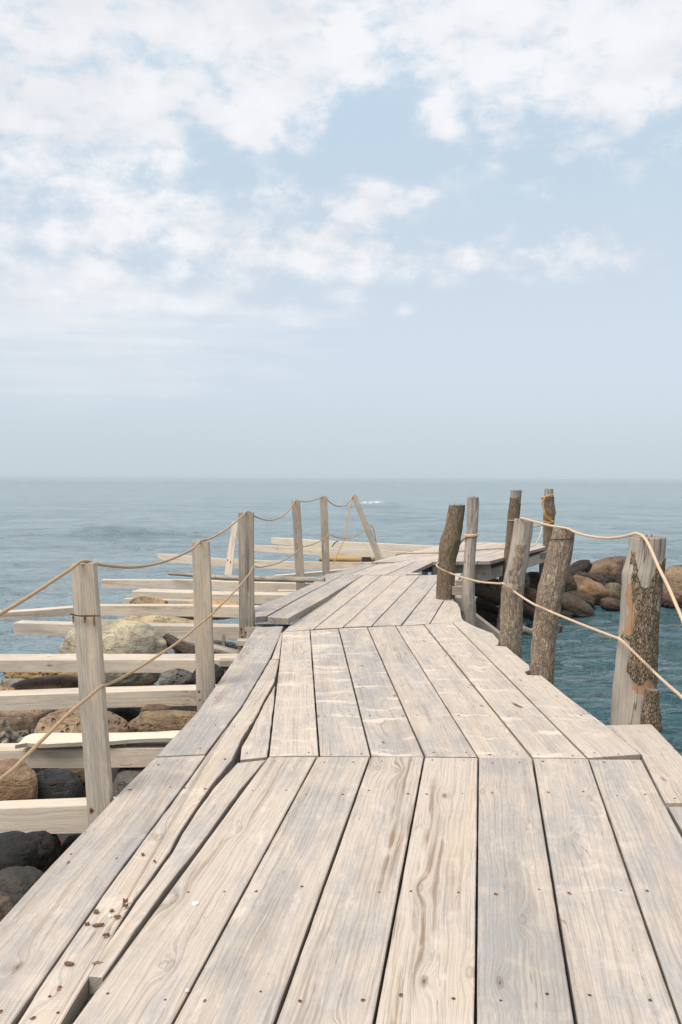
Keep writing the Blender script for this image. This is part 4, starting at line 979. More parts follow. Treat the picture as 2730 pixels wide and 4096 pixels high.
log_post('log_post', [(2020, 1797, 1861), (2060, 1791, 1857), (2115, 1779, 1850), (2165, 1759, 1842), (2200, 1757, 1834), (2240, 1755, 1824), (2300, 1750, 1821), (2350, 1747, 1819), (2400, 1745, 1817)], 9.80,
         'dark bark log post standing up through the deck, bent to the right at its top', (.34, .27, .2, .5), m1f, topcut=.0)
def m2f(th, y, L): return (.15 + .3 * nz3((th * 2, y * .03, 1)), 0)
L2 = log_post('log_post', [(1990, 1870, 1916), (2020, 1869, 1918), (2110, 1866, 1913), (2200, 1858, 1905), (2300, 1850, 1901), (2390, 1847, 1901), (2420, 1846, 1905), (2470, 1850, 1904)], 9.6,
         'slim smooth grey log post with a rope lashed round its middle', (.22, .2, .18, .3), m2f, lump=.004)
def m3f(th, y, L):
    n_ = nz3((th * 2, y * .03, 5)) * .35
    if y > 2340 + 60 * nz3((th * 1.5, 0, 2)): return (1, 0)
    if 2175 < y < 2325 and -.75 + n_ < th < .15 + n_: return (1, 0)
    return (0.05 + .3 * n_, 0)
log_post('log_post', [(2080, 2057, 2136), (2130, 2051, 2132), (2200, 2040, 2121), (2250, 2030, 2115), (2300, 2018, 2103), (2355, 2008, 2096), (2440, 2004, 2092), (2500, 2003, 2090), (2560, 2000, 2088), (2600, 1998, 2087)], 7.22,
         'log post with peeled grey upper half where the upper pale rope begins', (.5, .42, .335, .3), m3f, topcut=-.12)
def m4f(th, y, L):
    if y < 2155: return (1.0 if th > -1.25 else 0.0, .8 if th < -1.0 else 0)
    return (1.0, 0)
L4 = log_post('log_post', [(2117, 2213, 2299), (2155, 2203, 2294), (2230, 2187, 2285), (2300, 2168, 2271), (2350, 2153, 2256), (2410, 2146, 2246), (2500, 2135, 2228), (2600, 2127, 2219), (2695, 2124, 2215)], 6.14,
         'slanting bark-covered log post with a thin wire round its top', (.52, .43, .34, .45), m4f, topcut=-.12)
ring(2249, 2159, 6.14, .081, .0022, STEEL, None, parent=L4, name='wire_tie', tilt_=.03)
R5 = [(2150, 2518, 2665), (2215, 2511, 2660), (2260, 2500, 2656), (2290, 2489, 2653), (2350, 2486, 2645), (2440, 2481, 2636), (2535, 2473, 2629), (2625, 2466, 2626), (2725, 2456, 2624), (2850, 2446, 2622), (2900, 2440, 2622)]
def x5(th, y):
    for (a, b) in zip(R5, R5[1:]):
        if a[0] <= y <= b[0]:
            f = (y - a[0]) / (b[0] - a[0]); l = a[1] + (b[1] - a[1]) * f; r = a[2] + (b[2] - a[2]) * f
            return (l + r) / 2 + math.sin(th) * (r - l) / 2
    return R5[-1][1] if y > 2500 else R5[0][1]
BK5 = [(2520, 2190), (2528, 2215), (2530, 2300), (2545, 2340), (2560, 2340), (2585, 2300), (2600, 2255), (2640, 2240), (2665, 2230), (2665, 2350), (2640, 2700), (2630, 2740), (2600, 2740), (2585, 2700), (2565, 2695), (2545, 2712), (2510, 2712), (2488, 2680), (2492, 2650), (2500, 2600), (2505, 2560), (2478, 2545), (2480, 2530), (2500, 2530), (2515, 2500), (2520, 2440), (2510, 2380), (2505, 2330), (2512, 2280)]
PEEL = [(2604, 2400), (2622, 2355), (2640, 2340), (2640, 2420), (2612, 2440), (2600, 2425)]
STUB = [(2566, 2900), (2578, 2800), (2588, 2740), (2640, 2740), (2640, 2900)]
OR5 = [[(2500, 2330), (2490, 2400), (2498, 2440), (2490, 2480), (2478, 2540), (2510, 2535), (2525, 2500), (2524, 2440), (2512, 2380), (2506, 2330)], [(2502, 2710), (2560, 2690), (2590, 2700), (2592, 2740), (2570, 2765), (2520, 2755), (2505, 2740)]]
def m5f(th, y, L):
    if abs(th) > 1.9: return ((1.0, 0) if 2240 < y < 2720 and th > 0 else (0, 0))
    jx = 9 * nz3((th * 4, y * .02, 1)); jy = 12 * nz3((th * 4, y * .02, 7))
    x = x5(th, y) + jx; yy = y + jy
    b = inpoly(x, yy, BK5) and not inpoly(x, yy, PEEL) or inpoly(x, yy, STUB)
    o = any(inpoly(x, yy, q) for q in OR5)
    return (1.0 if b else 0.0, 1.0 if o else 0.0)
L5 = log_post('log_post', R5, 4.96, 'thick nearest log post on the right with rough bark, peeled top and orange torn patches', (.37, .30, .215, 1.0), m5f, nv=200, stepz=.006, lump=.003)
# branch stub at its foot
sa = at_Y(2600, 2920, 4.86); sb = at_Y(2604, 2830, 4.84); sc = at_Y(2610, 2760, 4.83)
def stub():
    st_ = [(sa, .040), (sb, .037), (sc + Vector((0, 0, -.01)), .034), (sc, .034)]; V = []; M = []; Fc = []; UV = []; nv = 48; n = 30
    P = catmull([s[0] for s in st_], .006); n = len(P)
    for i, c in enumerate(P):
        r = .064 - .028 * min(1, i / n * 1.2)
        for q in range(nv):
            th = 2 * math.pi * q / nv; k = 1 + .1 * nz3((math.sin(th) * 2, math.cos(th) * 2, i * .2)); V.append(c + Vector((math.sin(th) * r * k, -math.cos(th) * r * k, 0))); M.append((1, 0, 0))
    for i in range(n - 1):
        for q in range(nv):
            s_ = (q + 1) % nv; Fc.append([i * nv + q, i * nv + s_, (i + 1) * nv + s_, (i + 1) * nv + q]); UV.append([(i * .008, q * .005), (i * .008, (q + 1) * .005), (i * .008 + .008, (q + 1) * .005), (i * .008 + .008, q * .005)])
    k0 = len(V)
    for q in range(nv):
        th = 2 * math.pi * q / nv; V.append(P[-1] + Vector((math.sin(th) * .028, -math.cos(th) * .028, .003))); M.append((0, 0, 1))
    V.append(P[-1] + Vector((0, 0, .002))); M.append((0, 0, 1))
    for q in range(nv):
        s_ = (q + 1) % nv; a = (n - 1) * nv
        Fc.append([a + q, a + s_, k0 + s_, k0 + q]); UV.append([(q * .01, 0), (s_ * .01, 0), (s_ * .01, .01), (q * .01, .01)])
        Fc.append([k0 + q, k0 + s_, k0 + nv]); UV.append([(q * .01, .01), (s_ * .01, .01), (0, .03)])
    me = mesh_from('branch_stub', V, Fc, UV, smooth=True)
    at = me.attributes.new('mask', 'FLOAT_VECTOR', 'POINT'); at.data.foreach_set('vector', [x for m_ in M for x in m_])
    link('branch_stub', me, BARK, L5, (.34, .27, .2, .8))
stub()
def m6f(th, y, L):
    if y < 1990 + 12 * nz3((th * 2, 0, 1)): return (0.1, 0)
    if th > .4 and y < 2012: return (0, .9)
    return (1, 0)
L6 = log_post('log_post', [(1962, 2042, 2089), (2015, 2040, 2084), (2040, 2034, 2081), (2085, 2031, 2078), (2150, 2026, 2070), (2232, 2017, 2063)], 13.9,
         'far log post at the edge of the platform, bare grey top over dark bark', (.30, .23, .17, .5), m6f, nv=64, lump=.008)
def m7f(th, y, L): return (.0 if y < 1985 else .9, .8 if th < -.5 and y > 2130 else 0)
L7 = log_post('log_post', [(1957, 2178, 2214), (2000, 2178, 2216), (2035, 2176, 2221), (2050, 2175, 2224), (2070, 2174, 2219), (2100, 2174, 2216), (2150, 2174, 2210), (2195, 2172, 2204)], 16.35,
         'farthest log post wrapped in bright yellow rope at the platform corner', (.34, .27, .2, .4), m7f, nv=64, lump=.012)
# lashings
ring(1885, 2146, 9.6, .070, .0085, ROPE_W, 'rope ring lashed round the slim smooth grey log post', turns=2.1)
r_ = tube('rope', rope_px([(1862, 2150, 9.55), (1850, 2162, 9.75), (1840, 2178), (1828, 2196, 10.4), (1822, 2206, 10.6)]), .008, ROPE_Y, step=.01, pitch=.06); tag(r_, 'short rope slanting down behind the dark bent log post', 'rope')
ring(2055, 2083, 13.9, .098, .009, ROPE, 'tan rope ring round the far log post with the bare grey top', turns=1.2)
r_ = tube('rope', rope_px([(2076, 2084, 13.9), (2105, 2104), (2135, 2108), (2170, 2101), (2195, 2093), (2216, 2085, 16.2)]), .010, ROPE, step=.012, pitch=.06); tag(r_, 'tan rope slung between the two farthest log posts', 'rope')
r_ = tube('rope', rope_px([(2169, 2104, 16.1), (2166, 2125), (2158, 2150), (2146, 2172), (2135, 2183), (2120, 2187, 15.0)]), .010, ROPE_W, step=.012, pitch=.06); tag(r_, 'pale rope sagging from the farthest log post to the platform', 'rope')
yt = [(2214, 1978, 16.24), (2195, 1984, 16.22), (2172, 1990, 16.24), (2167, 1996, 16.3), (2180, 1992, 16.2), (2172, 2005, 16.2), (2168, 2018, 16.22), (2174, 2030, 16.2), (2178, 2045, 16.2), (2176, 2058), (2186, 2070, 16.2), (2200, 2078), (2210, 2084, 16.2), (2216, 2090, 16.24), (2200, 2090, 16.2), (2180, 2087, 16.2), (2173, 2084, 16.24)]
r_ = tube('rope', rope_px(yt), .012, ROPE_Y, step=.012, pitch=.07); tag(r_, 'yellow rope knotted down the side of the farthest log post', 'rope')
r_ = tube('rope', rope_px([(2170, 1996, 16.2), (2176, 2012), (2171, 2026), (2180, 2040), (2182, 2056, 16.18), (2196, 2070), (2206, 2072, 16.2)]), .010, ROPE_Y, step=.012, pitch=.034); tag(r_, 'second loose strand of yellow rope twisted beside the knotted one', 'rope')
# rusty wire round the nearest square post
pw = [at_Y(x, y, Y) for (x, y, Y) in ((287, 2455, 3.685), (300, 2461, 3.69), (330, 2463, 3.69), (362, 2462, 3.69), (385, 2463, 3.685), (388, 2462, 3.72), (386, 2460, 3.77), (340, 2459, 3.785), (290, 2457, 3.785), (285, 2455, 3.72), (287, 2457, 3.685), (330, 2465, 3.688), (400, 2463, 3.66))]
tube('wire_tie', pw, .0022, STEEL, twist=False, parent=P1, step=.01, nv=8)
for (x, y, w_, h_) in ((294, 2478, .004, .02), (341, 2475, .006, .018), (378, 2480, .004, .028)):
    V = []; Fc = []; mi = []; Yq = 3.70
    disc(V, Fc, mi, at_Y(x, y, 3.695), Vector((1, 0, 0)), Vector((0, 0, 1)), w_, h_, 13, 0, .25)
    link('rust_mark', mesh_from('rust_mark', V, Fc, mi=mi), [RUST], P1)

# ------------------------------------------------------------------ boulders
def boulder(x0, y0, x1, y1, Y, col, label, porous=0.0, tilt_=0.0, depth=1.0, group=None, sub=5, rough=.12, box_=2.4, name='boulder', lay=0.0):
    """stone filling the photo rectangle x0..x1, y0..y1 at distance Y; tilt_ turns it in the picture plane"""
    a = at_Y((x0 + x1) / 2, (y0 + y1) / 2, Y); W_ = (x1 - x0) * Y / F / 2; H_ = (y1 - y0) * Y / F / 2
    ct, st_ = abs(math.cos(tilt_)), abs(math.sin(tilt_))
    if tilt_:
        # solve semi axes so that the turned ellipse still fills the rectangle
        c2, s2 = ct * ct, st_ * st_; den = c2 * c2 - s2 * s2
        A2 = (W_ * W_ * c2 - H_ * H_ * s2) / den; B2 = (H_ * H_ * c2 - W_ * W_ * s2) / den
        A_ = math.sqrt(max(A2, (W_ * .6) ** 2)); B_ = math.sqrt(max(B2, (H_ * .35) ** 2))
    else: A_, B_ = W_, H_
    D_ = depth * (A_ + B_) / 2
    bm = bmesh.new(); bmesh.ops.create_icosphere(bm, subdivisions=sub, radius=1.0); s = Vector((random.uniform(0, 90), random.uniform(0, 90), random.uniform(0, 90)))
    rot = Matrix.Rotation(-tilt_, 3, 'Y')
    for v in bm.verts:
        p_ = v.co.copy(); e = box_; k = (abs(p_.x) ** e + abs(p_.y) ** e + abs(p_.z) ** e) ** (-1 / e); q = p_ * k
        n0 = noise.noise(p_ * .9 + s); n1 = noise.noise(p_ * 2.1 + s); n2 = noise.noise(p_ * 5.0 + s); n3 = noise.noise(p_ * 13 + s)
        k2 = 1 + rough * (1.1 * n0 + .9 * n1 + .34 * n2 + .12 * n3 - .5 * max(0, .12 - abs(n1)) * 3)
        # broad chipped facets
        for j in range(4):
            d = Vector((math.sin(j * 2.4 + s.x), math.cos(j * 1.7 + s.y), math.sin(j * 3.1 + s.z))).normalized(); dd = q.dot(d)
            if dd > .86: k2 *= 1 - (dd - .86) * .55
        q = q * k2
        if lay: q.z += lay * .05 * math.sin(q.z * 22 + n1 * 3)
        v.co = rot @ Vector((q.x * A_, q.y * D_, q.z * B_)) 
    me = bpy.data.meshes.new(name); bm.to_mesh(me); bm.free(); me.polygons.foreach_set('use_smooth', [True] * len(me.polygons))
    o = bpy.data.objects.new(name, me); o.location = a; C.objects.link(o); me.materials.append(ROCK); o.color = col + (porous,)
    tag(o, label, 'boulder', group); return o
GL = 'boulders under the left beams'; GR = 'rocks by the water on the right'
PALE = (.42, .39, .30); SAND = (.44, .36, .23); ORN = (.36, .25, .15); TAN = (.32, .24, .165); BRN = (.16, .11, .07); DK = (.018, .0175, .016); GRY = (.14, .135, .12); SLATE = (.034, .037, .038)  # DK and SLATE: dark stone, darkened further for the shade under the deck
boulder(242, 2483, 674, 2770, 7.78, PALE, 'big pale grey green boulder with a cracked rounded top between the beams', group=GL, rough=.07, sub=6, depth=.62, lay=.3)
boulder(395, 2464, 830, 2600, 9.05, SAND, 'long pale yellow sandstone slab behind the big pale boulder', group=GL, rough=.08, depth=.5)
boulder(515, 2388, 672, 2450, 10.15, ORN, 'small orange brown rock peeping over a beam behind the sandstone slab', group=GL, depth=.5)
boulder(640, 2404, 985, 2480, 10.25, (.5, .33, .16), 'low orange sandstone slab between two beams', group=GL, depth=.35, rough=.06)
boulder(930, 2366, 1140, 2420, 11.35, ORN, 'thin orange rock visible beneath the fourth beam from the sea', group=GL, depth=.3, rough=.06)
boulder(34, 2662, 315, 2725, 7.5, (.30, .21, .09), 'honeycombed yellow brown rock poking out under the beam by the water', porous=1.0, group=GL, rough=.2)
boulder(40, 2706, 345, 2800, 7.0, BRN, 'flat brown slab lying below the honeycombed rock', group=GL, rough=.06, tilt_=.08)
boulder(0, 2712, 105, 2770, 7.2, (.30, .29, .25), 'small pale flat stone at the water edge beside the brown slab', group=GL)
boulder(-60, 2742, 78, 2830, 6.5, ORN, 'small orange stone at the left edge of the photo above the smooth tan boulder', group=GL)
boulder(-150, 2765, 176, 3010, 6.25, TAN, 'smooth tan boulder at the left edge beneath the fourth nearest beam', group=GL, rough=.08, depth=.6, box_=3)
boulder(140, 2838, 300, 2990, 5.85, (.26, .21, .15), 'grey brown rock wedged between the smooth tan boulder and the pitted orange one', group=GL)
boulder(138, 2836, 536, 3060, 5.28, (.33, .24, .16), 'large pitted orange boulder crossed by the lower rope', porous=.8, group=GL, rough=.09, depth=.6, sub=6)
boulder(507, 2838, 830, 2990, 5.3, (.27, .19, .115), 'long brown boulder touching the deck edge right of the second post', porous=.3, group=GL, rough=.11, depth=.5)
boulder(560, 2818, 690, 2880, 5.7, BRN, 'small brown stone behind the long brown boulder', group=GL, depth=.6)
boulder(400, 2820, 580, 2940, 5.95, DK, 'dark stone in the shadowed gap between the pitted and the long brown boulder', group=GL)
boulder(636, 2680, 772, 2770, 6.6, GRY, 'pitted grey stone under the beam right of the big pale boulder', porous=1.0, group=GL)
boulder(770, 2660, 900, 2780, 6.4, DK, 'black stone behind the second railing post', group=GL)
boulder(-110, 3035, 146, 3275, 4.2, (.33, .225, .14), 'tan boulder behind the hanging steel rod', group=GL, rough=.06, depth=.5, box_=2.8)
boulder(105, 3074, 325, 3290, 4.32, SLATE, 'smooth dark slate boulder beside the tan one in front', group=GL, rough=.07, depth=.6)
boulder(215, 3050, 400, 3220, 4.8, BRN, 'dark brown stone behind the smooth slate boulder', group=GL, porous=.5)
boulder(448, 3062, 640, 3230, 4.6, (.13, .128, .115), 'grey stone between the nearest post and the deck edge', group=GL)
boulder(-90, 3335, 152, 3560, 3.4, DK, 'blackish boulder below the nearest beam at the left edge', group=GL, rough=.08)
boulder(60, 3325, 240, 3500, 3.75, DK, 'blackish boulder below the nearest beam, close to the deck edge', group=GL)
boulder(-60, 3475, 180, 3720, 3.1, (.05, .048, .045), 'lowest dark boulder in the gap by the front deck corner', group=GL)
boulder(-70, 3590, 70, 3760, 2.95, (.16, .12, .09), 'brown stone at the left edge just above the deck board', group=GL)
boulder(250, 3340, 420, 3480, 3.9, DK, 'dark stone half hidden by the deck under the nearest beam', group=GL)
boulder(700, 2560, 960, 2660, 8.6, (.13, .135, .11), 'dull green grey boulder behind the streaked post foot', group=GL, depth=.5)
# right
boulder(2264, 2240, 2362, 2316, 18.3, (0.039, 0.027, 0.019), 'dark pitted boulder tilted up at the left of the right hand rocks', porous=1.0, tilt_=.55, group=GR)
boulder(2345, 2224, 2540, 2330, 19.0, (0.163, 0.114, 0.075), 'largest brown boulder on top of the heap beside the near log post', tilt_=.28, group=GR, rough=.08)
boulder(2310, 2294, 2435, 2352, 17.8, (0.051, 0.037, 0.028), 'flat dark slate rock below the largest brown boulder', tilt_=-.25, group=GR, rough=.2, box_=4)
boulder(2276, 2310, 2430, 2422, 17.2, (0.231, 0.152, 0.092), 'long orange tan rock sloping down to the right', tilt_=-.42, group=GR, rough=.08, box_=3.2)
boulder(2236, 2300, 2304, 2380, 16.9, (0.064, 0.045, 0.032), 'dark brown cracked rock beside the slanting log post', group=GR, rough=.18)
boulder(2414, 2330, 2492, 2410, 17.4, (0.140, 0.127, 0.087), 'round grey green stone left of the near log post', group=GR, rough=.06)
boulder(2262, 2366, 2378, 2440, 16.6, (0.072, 0.053, 0.037), 'dark layered rock below the orange tan one', tilt_=-.3, group=GR, rough=.12, lay=1.0)
boulder(2190, 2368, 2374, 2480, 16.0, (0.086, 0.063, 0.043), 'big brown rock reaching the water behind the slanting log post', tilt_=-.42, group=GR, rough=.07)
boulder(2404, 2390, 2500, 2450, 16.6, (0.092, 0.060, 0.043), 'reddish wet stone at the waterline left of the near log post', tilt_=-.25, group=GR, rough=.06)
boulder(2640, 2266, 2800, 2424, 17.2, (0.243, 0.179, 0.124), 'large pale tan boulder behind the rope at the right edge', tilt_=-.6, group=GR, rough=.07)
boulder(2670, 2261, 2800, 2310, 18.6, (0.059, 0.048, 0.039), 'dark flat rock behind the large pale tan boulder', group=GR)
boulder(2630, 2330, 2690, 2410, 17.8, (0.050, 0.035, 0.025), 'dark brown rock in the shade of the large pale tan boulder', group=GR)
boulder(2636, 2384, 2720, 2436, 16.9, (0.070, 0.040, 0.029), 'low red brown stone at the waterline right of the near log post', tilt_=-.2, group=GR)
boulder(2690, 2395, 2800, 2440, 17.0, (0.043, 0.031, 0.024), 'low dark stone at the waterline at the right edge', group=GR)
boulder(2226, 2436, 2300, 2482, 15.8, (0.056, 0.032, 0.022), 'small dark red stone at the water behind the slanting log post', group=GR)
boulder(2420, 2300, 2470, 2345, 18.2, (0.036, 0.025, 0.019), 'small dark stone above the round grey green one', group=GR)
boulder(2460, 2300, 2530, 2420, 17.9, (0.036, 0.027, 0.020), 'dark stone hidden behind the left side of the near log post', group=GR)
boulder(2098, 2290, 2190, 2372, 16.4, (0.085, 0.059, 0.037), 'dark brown rough rock between the peeled and the slanting log posts', group=GR, rough=.15)
boulder(2070, 2288, 2119, 2362, 16.0, (0.176, 0.158, 0.108), 'pale green round stone showing right of the peeled log post', group=GR, rough=.05)
boulder(2080, 2350, 2150, 2428, 15.6, (0.092, 0.062, 0.040), 'brown stone under the pale green one', tilt_=-.5, group=GR)
boulder(2110, 2365, 2200, 2420, 16.3, (0.051, 0.038, 0.029), 'dark stone behind the lower rope between the peeled and slanting log posts', group=GR)
boulder(1905, 2312, 2015, 2372, 16.3, (0.211, 0.148, 0.090), 'tan rock under the platform left of the peeled log post', group=GR, rough=.08)
boulder(1915, 2336, 1985, 2380, 15.5, (0.182, 0.118, 0.070), 'small orange rock in front of the tan one under the platform', group=GR)
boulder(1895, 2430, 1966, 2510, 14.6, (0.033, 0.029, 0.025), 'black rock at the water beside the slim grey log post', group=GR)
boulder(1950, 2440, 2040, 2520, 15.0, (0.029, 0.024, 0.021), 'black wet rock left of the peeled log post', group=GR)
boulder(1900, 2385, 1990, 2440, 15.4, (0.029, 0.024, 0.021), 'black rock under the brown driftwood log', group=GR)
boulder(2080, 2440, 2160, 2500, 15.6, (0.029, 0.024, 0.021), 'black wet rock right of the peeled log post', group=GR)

# ------------------------------------------------------------------ driftwood and small things
def drift(name, pts, r, label, color, cat='log', bark=0.3, taper=None, group=None):
    o = tube(name, pts, r, BARK, twist=False, step=.03, nv=20, taper=taper, color=color)
    me = o.data; at = me.attributes.new('mask', 'FLOAT_VECTOR', 'POINT'); n = len(me.vertices)
    at.data.foreach_set('vector', [bark, 0, 0] * n)
    tag(o, label, cat, group); return o
GD = 'driftwood logs'
drift('driftwood_log', rope_px([(1885, 2352, 13.6), (1950, 2376), (2010, 2402), (2080, 2428), (2160, 2476, 14.6)]), .095, 'thick brown driftwood log sloping down behind the grey and peeled log posts', (.10, .07, .05, .2), group=GD, bark=.8)
drift('driftwood_log', rope_px([(1890, 2420, 13.9), (1950, 2430), (2030, 2462, 14.6)]), .06, 'thinner dark log below the thick brown one', (.05, .04, .035, .3), group=GD, bark=1.0)
drift('driftwood_log', rope_px([(2060, 2532, 14.0), (2095, 2518), (2120, 2526), (2140, 2520, 14.0)]), .065, 'pale bleached driftwood lump floating at the foot of the peeled log post', (.3, .27, .24, .2), group=GD, bark=0.0, taper=lambda f: .07 - .03 * f)
drift('driftwood_log', rope_px([(665, 2556, 7.95), (720, 2584), (790, 2622, 7.7)]), .05, 'rough bark log slanting down right of the big pale boulder', (.15, .12, .10, .5), group=GD, bark=1.0)
drift('driftwood_log', rope_px([(715, 2556, 8.15), (830, 2588), (960, 2622, 8.0)]), .045, 'smooth grey log behind the rough bark one', (.13, .11, .1, .2), group=GD, bark=0.0)
drift('driftwood_log', rope_px([(830, 2668, 6.9), (865, 2700), (905, 2740, 6.7)]), .035, 'short log stub under the beam beside the second post', (.15, .12, .10, .4), group=GD, bark=1.0)
o = tube('pole', [at_z(x, y, .03) for (x, y) in ((677, 2294), (770, 2299), (842, 2307), (955, 2312), (1185, 2318), (1300, 2321))], .035, BARK, twist=False, step=.05, nv=20, taper=lambda f: .022 + .014 * min(1, f * 3), color=(.25, .2, .16, .3))
at = o.data.attributes.new('mask', 'FLOAT_VECTOR', 'POINT'); at.data.foreach_set('vector', [.25, 0, 0] * len(o.data.vertices))
tag(o, 'rough half peeled pole lying along the far beam', 'pole')
o = tube('yellow_pipe', [at_Y(x, y, Y) for (x, y, Y) in ((1279, 2235, 14.3), (1380, 2237, 14.2), (1500, 2241, 14.1))], .048, plain('yellow_painted_pipe', (.42, .27, .10), .7), twist=False, step=.05, nv=24); tag(o, 'weathered yellow pipe lying under the far beams', 'pipe')
box('rusty_bracket', at_Y(1466, 2238, 14.02), (.14, .10, .075), mat=STEEL, color=(1, 1, 1, 1)); tag(bpy.data.objects['rusty_bracket'], 'dark rusty block under the far beam beside the yellow pipe', 'bracket')
o = tube('steel_hook', rope_px([(1330, 2186, 15.4), (1338, 2174), (1346, 2167), (1354, 2166, 15.4)]), .009, STEEL, twist=False, step=.02, nv=8); tag(o, 'bent rusty hook on the farthest beam', 'hook')
o = tube('steel_rod', [at_Y(58, 3076, 4.44), at_Y(66, 3124, 4.42), at_Y(75, 3168, 4.40)], .0085, STEEL, twist=False, step=.02, nv=10); tag(o, 'rusty steel rod hanging below the second nearest beam', 'rod')
o = tube('steel_rod', [at_Y(165, 3074, 4.5), at_Y(167, 3092, 4.5)], .004, STEEL, twist=False, step=.02, nv=8); tag(o, 'tip of a short thin rod under the second nearest beam', 'rod')
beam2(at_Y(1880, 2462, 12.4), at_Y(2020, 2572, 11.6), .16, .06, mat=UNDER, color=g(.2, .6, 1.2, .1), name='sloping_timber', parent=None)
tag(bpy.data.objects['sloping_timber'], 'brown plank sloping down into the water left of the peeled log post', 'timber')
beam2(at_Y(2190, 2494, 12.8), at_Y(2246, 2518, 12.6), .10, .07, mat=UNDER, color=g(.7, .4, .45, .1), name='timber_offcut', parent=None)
tag(bpy.data.objects['timber_offcut'], 'dark timber end sticking out of the water right of the slanting log post', 'timber')
# broken board on the second beam
zb = ZB + .045
pts = [(60, 2980), (97, 2946), (130, 2936), (210, 2934), (327, 2932), (500, 2925), (760, 2925), (735, 2953), (515, 2955), (430, 2960), (330, 2966), (240, 2974), (168, 2976), (110, 2970)]
bb = plank(None, [at_z(x, y, zb) for (x, y) in pts], lambda x, y: zb + .012 * nz3((x * 3, y * 8, 1)), thick=.022, color=g(0, .2, 1.15, .3), name='broken_board', mat=BEAM, gap=.001, wob=.006)
tag(bb, 'splintered pale board lying loose on the second nearest beam', 'board')
box('wood_chock', at_Y(502, 2971, 4.60), (.02, .03, .026), mat=BEAM); tag(bpy.data.objects['wood_chock'], 'small wooden chock under the splintered board', 'block')
# gnarled driftwood root with twigs
root = empty('driftwood_root', at_Y(35, 2970, 4.95))
for pts, r0 in (([(20, 2978), (40, 2950), (32, 2920), (12, 2895), (18, 2883)], .022), ([(95, 2972), (60, 2945), (38, 2925), (25, 2905)], .024), ([(-10, 2955), (20, 2935), (38, 2928)], .016), ([(45, 2945), (70, 2960), (95, 2965)], .018)):
    o = tube('branch', rope_px([(x, y, 4.95 - .02 * i) for i, (x, y) in enumerate(pts)]), r0, BARK, twist=False, step=.012, nv=14, parent=root, taper=lambda f, r0=r0: r0 * (1 - .5 * f) * (1 + .25 * math.sin(f * 17)), color=(.2, .18, .17, .3))
    at = o.data.attributes.new('mask', 'FLOAT_VECTOR', 'POINT'); at.data.foreach_set('vector', [.2, 0, 0] * len(o.data.vertices))
for pts in ([(60, 2935), (90, 2925), (110, 2930), (122, 2945)], [(129, 2940), (130, 2916)], [(80, 2950), (100, 2925), (118, 2926)]):
    o = tube('twig', rope_px([(x, y, 4.9) for (x, y) in pts]), .0028, BARK, twist=False, step=.02, nv=6, parent=root, color=(.25, .2, .16, .3))
tag(root, 'gnarled grey driftwood root with twigs at the left end of the splintered board', 'driftwood')
V = [at_Y(237, 3352, 3.95), at_Y(268, 3385, 3.9), at_Y(250, 3412, 3.88), at_Y(240, 3385, 3.9)]
def slab(name, V, mat, label, cat, th=.006, d=Vector((0, 0, -1)), group=None):
    n = len(V); W2 = [v + d * th for v in V]; Fc = [list(range(n)), list(range(2 * n - 1, n - 1, -1))] + [[i, (i + 1) % n + 0, (i + 1) % n + n, i + n] for i in range(n)]
    me = mesh_from(name, V + W2, Fc); bm = bmesh.new(); bm.from_mesh(me); bmesh.ops.recalc_face_normals(bm, faces=bm.faces); bm.to_mesh(me); bm.free()
    o = link(name, me, mat); tag(o, label, cat, group); return o
slab('plastic_scrap', V, RED, 'scrap of red plastic between the dark stones by the deck edge', 'scrap', d=Vector((0, 1, 0)))
V = [at_Y(169, 3430, 3.75), at_Y(176, 3432, 3.75), at_Y(180, 3475, 3.72), at_Y(173, 3472, 3.72)]
slab('plastic_strip', V, SHELL, 'thin white strip between the dark stones by the deck edge', 'scrap', d=Vector((0, 1, 0)))
def chip(x, y, pl, rx, ry, mat, name, label, group=None, h=.004):
    c = at_plane(x, y, pl) + Vector((0, 0, .006)); n = 9; V = []
    for i in range(n):
        t_ = 2 * math.pi * i / n; k = random.uniform(.6, 1.15); V.append(c + Vector((math.cos(t_) * rx * k, math.sin(t_) * ry * k, h * random.uniform(.2, 1.4))))
    slab(name, V, mat, label, name.replace('_', ' '), th=.005, group=group)
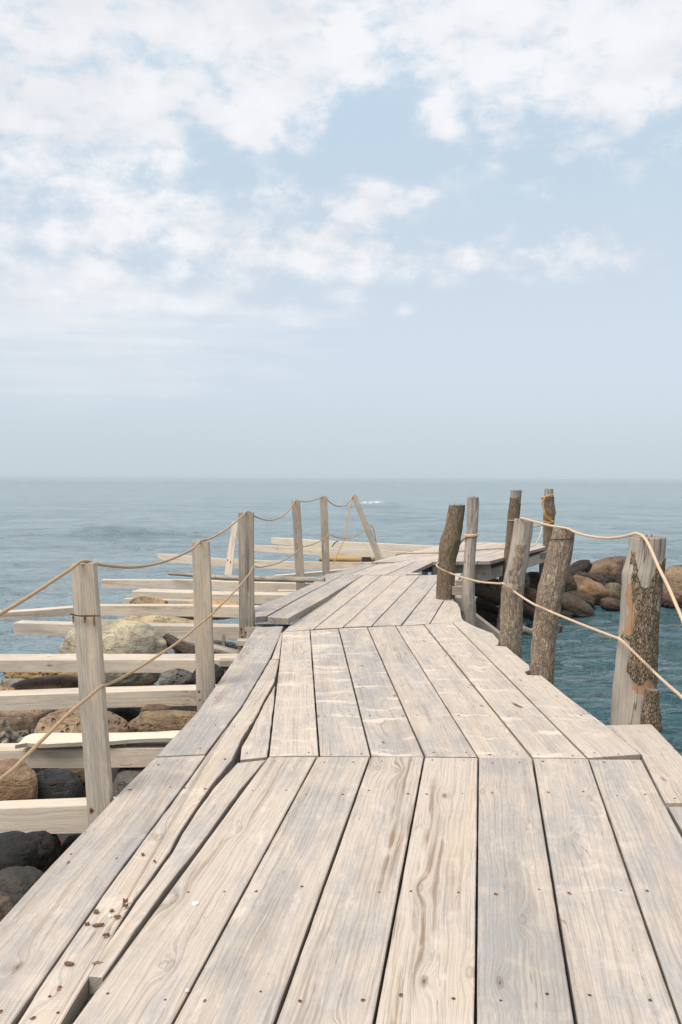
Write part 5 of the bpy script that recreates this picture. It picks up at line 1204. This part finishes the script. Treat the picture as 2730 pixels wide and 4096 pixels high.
for (x, y, rx, ry) in ((386, 3654, .009, .009), (448, 3650, .006, .005), (470, 3673, .011, .008), (350, 3704, .007, .006), (425, 3748, .012, .007), (573, 3424, .006, .01), (620, 3452, .005, .007), (275, 3864, .014, .01)):
    chip(x, y, PA, rx, ry, LEAF, 'bark_crumb', 'brown crumb of bark on the split board near the batten', 'bark crumbs on the split board')
chip(395, 3708, PA, .019, .007, LEAF, 'bark_sliver', 'long dark bark sliver among the brown crumbs on the split board')
chip(505, 3618, PA, .012, .008, LEAF, 'dry_leaf', 'curled rust brown leaf beside the narrow batten', h=.012)
chip(500, 3635, PA, .012, .007, LEAF, 'dry_leaf', 'flatter brown leaf just below the curled one', h=.008)
chip(441, 3672, PA, .008, .006, SHELL, 'shell_bit', 'small whitish shell bit among the bark crumbs')
chip(782, 3620, PA, .012, .010, SHELL, 'shell_bit', 'white shell chip on the board right of the narrow batten', h=.001)
chip(750, 3972, PA, .006, .005, SHELL, 'shell_bit', 'tiny white chip at the board seam near the bottom of the photo')
# dark check in a deck board
for pts in ([(2044, 2809), (2060, 2813), (2080, 2822), (2098, 2826), (2080, 2826), (2062, 2819)], ):
    V = [at_z(x, y, .0075) for (x, y) in pts]
    o = link('crack', mesh_from('crack', V, [list(range(len(V)))]), [NAIL], BW)

# ------------------------------------------------------------------ sea haze
hm = bpy.data.materials.new('haze'); hm.use_nodes = True; h = NT(hm.node_tree); h.n.clear()
ho = h.new('ShaderNodeOutputMaterial'); hv = h.new('ShaderNodeVolumePrincipled'); h.l.new(hv.outputs[0], ho.inputs['Volume'])
hv.inputs['Color'].default_value = (0.80, 0.86, 0.92, 1); hv.inputs['Density'].default_value = 0.00027
zt, zb_, R_ = 2.2, -3.0, 6500.0
Vh = [(-R_, -60, zb_), (R_, -60, zb_), (R_, R_, zb_), (-R_, R_, zb_), (-R_, -60, zt), (R_, -60, zt), (R_, R_, zt), (-R_, R_, zt)]
hz = link('haze', mesh_from('haze', Vh, [[3, 2, 1, 0], [4, 5, 6, 7], [0, 1, 5, 4], [1, 2, 6, 5], [2, 3, 7, 6], [3, 0, 4, 7]]), hm)
tag(hz, 'thin pale haze over the far sea', 'haze', kind='stuff')
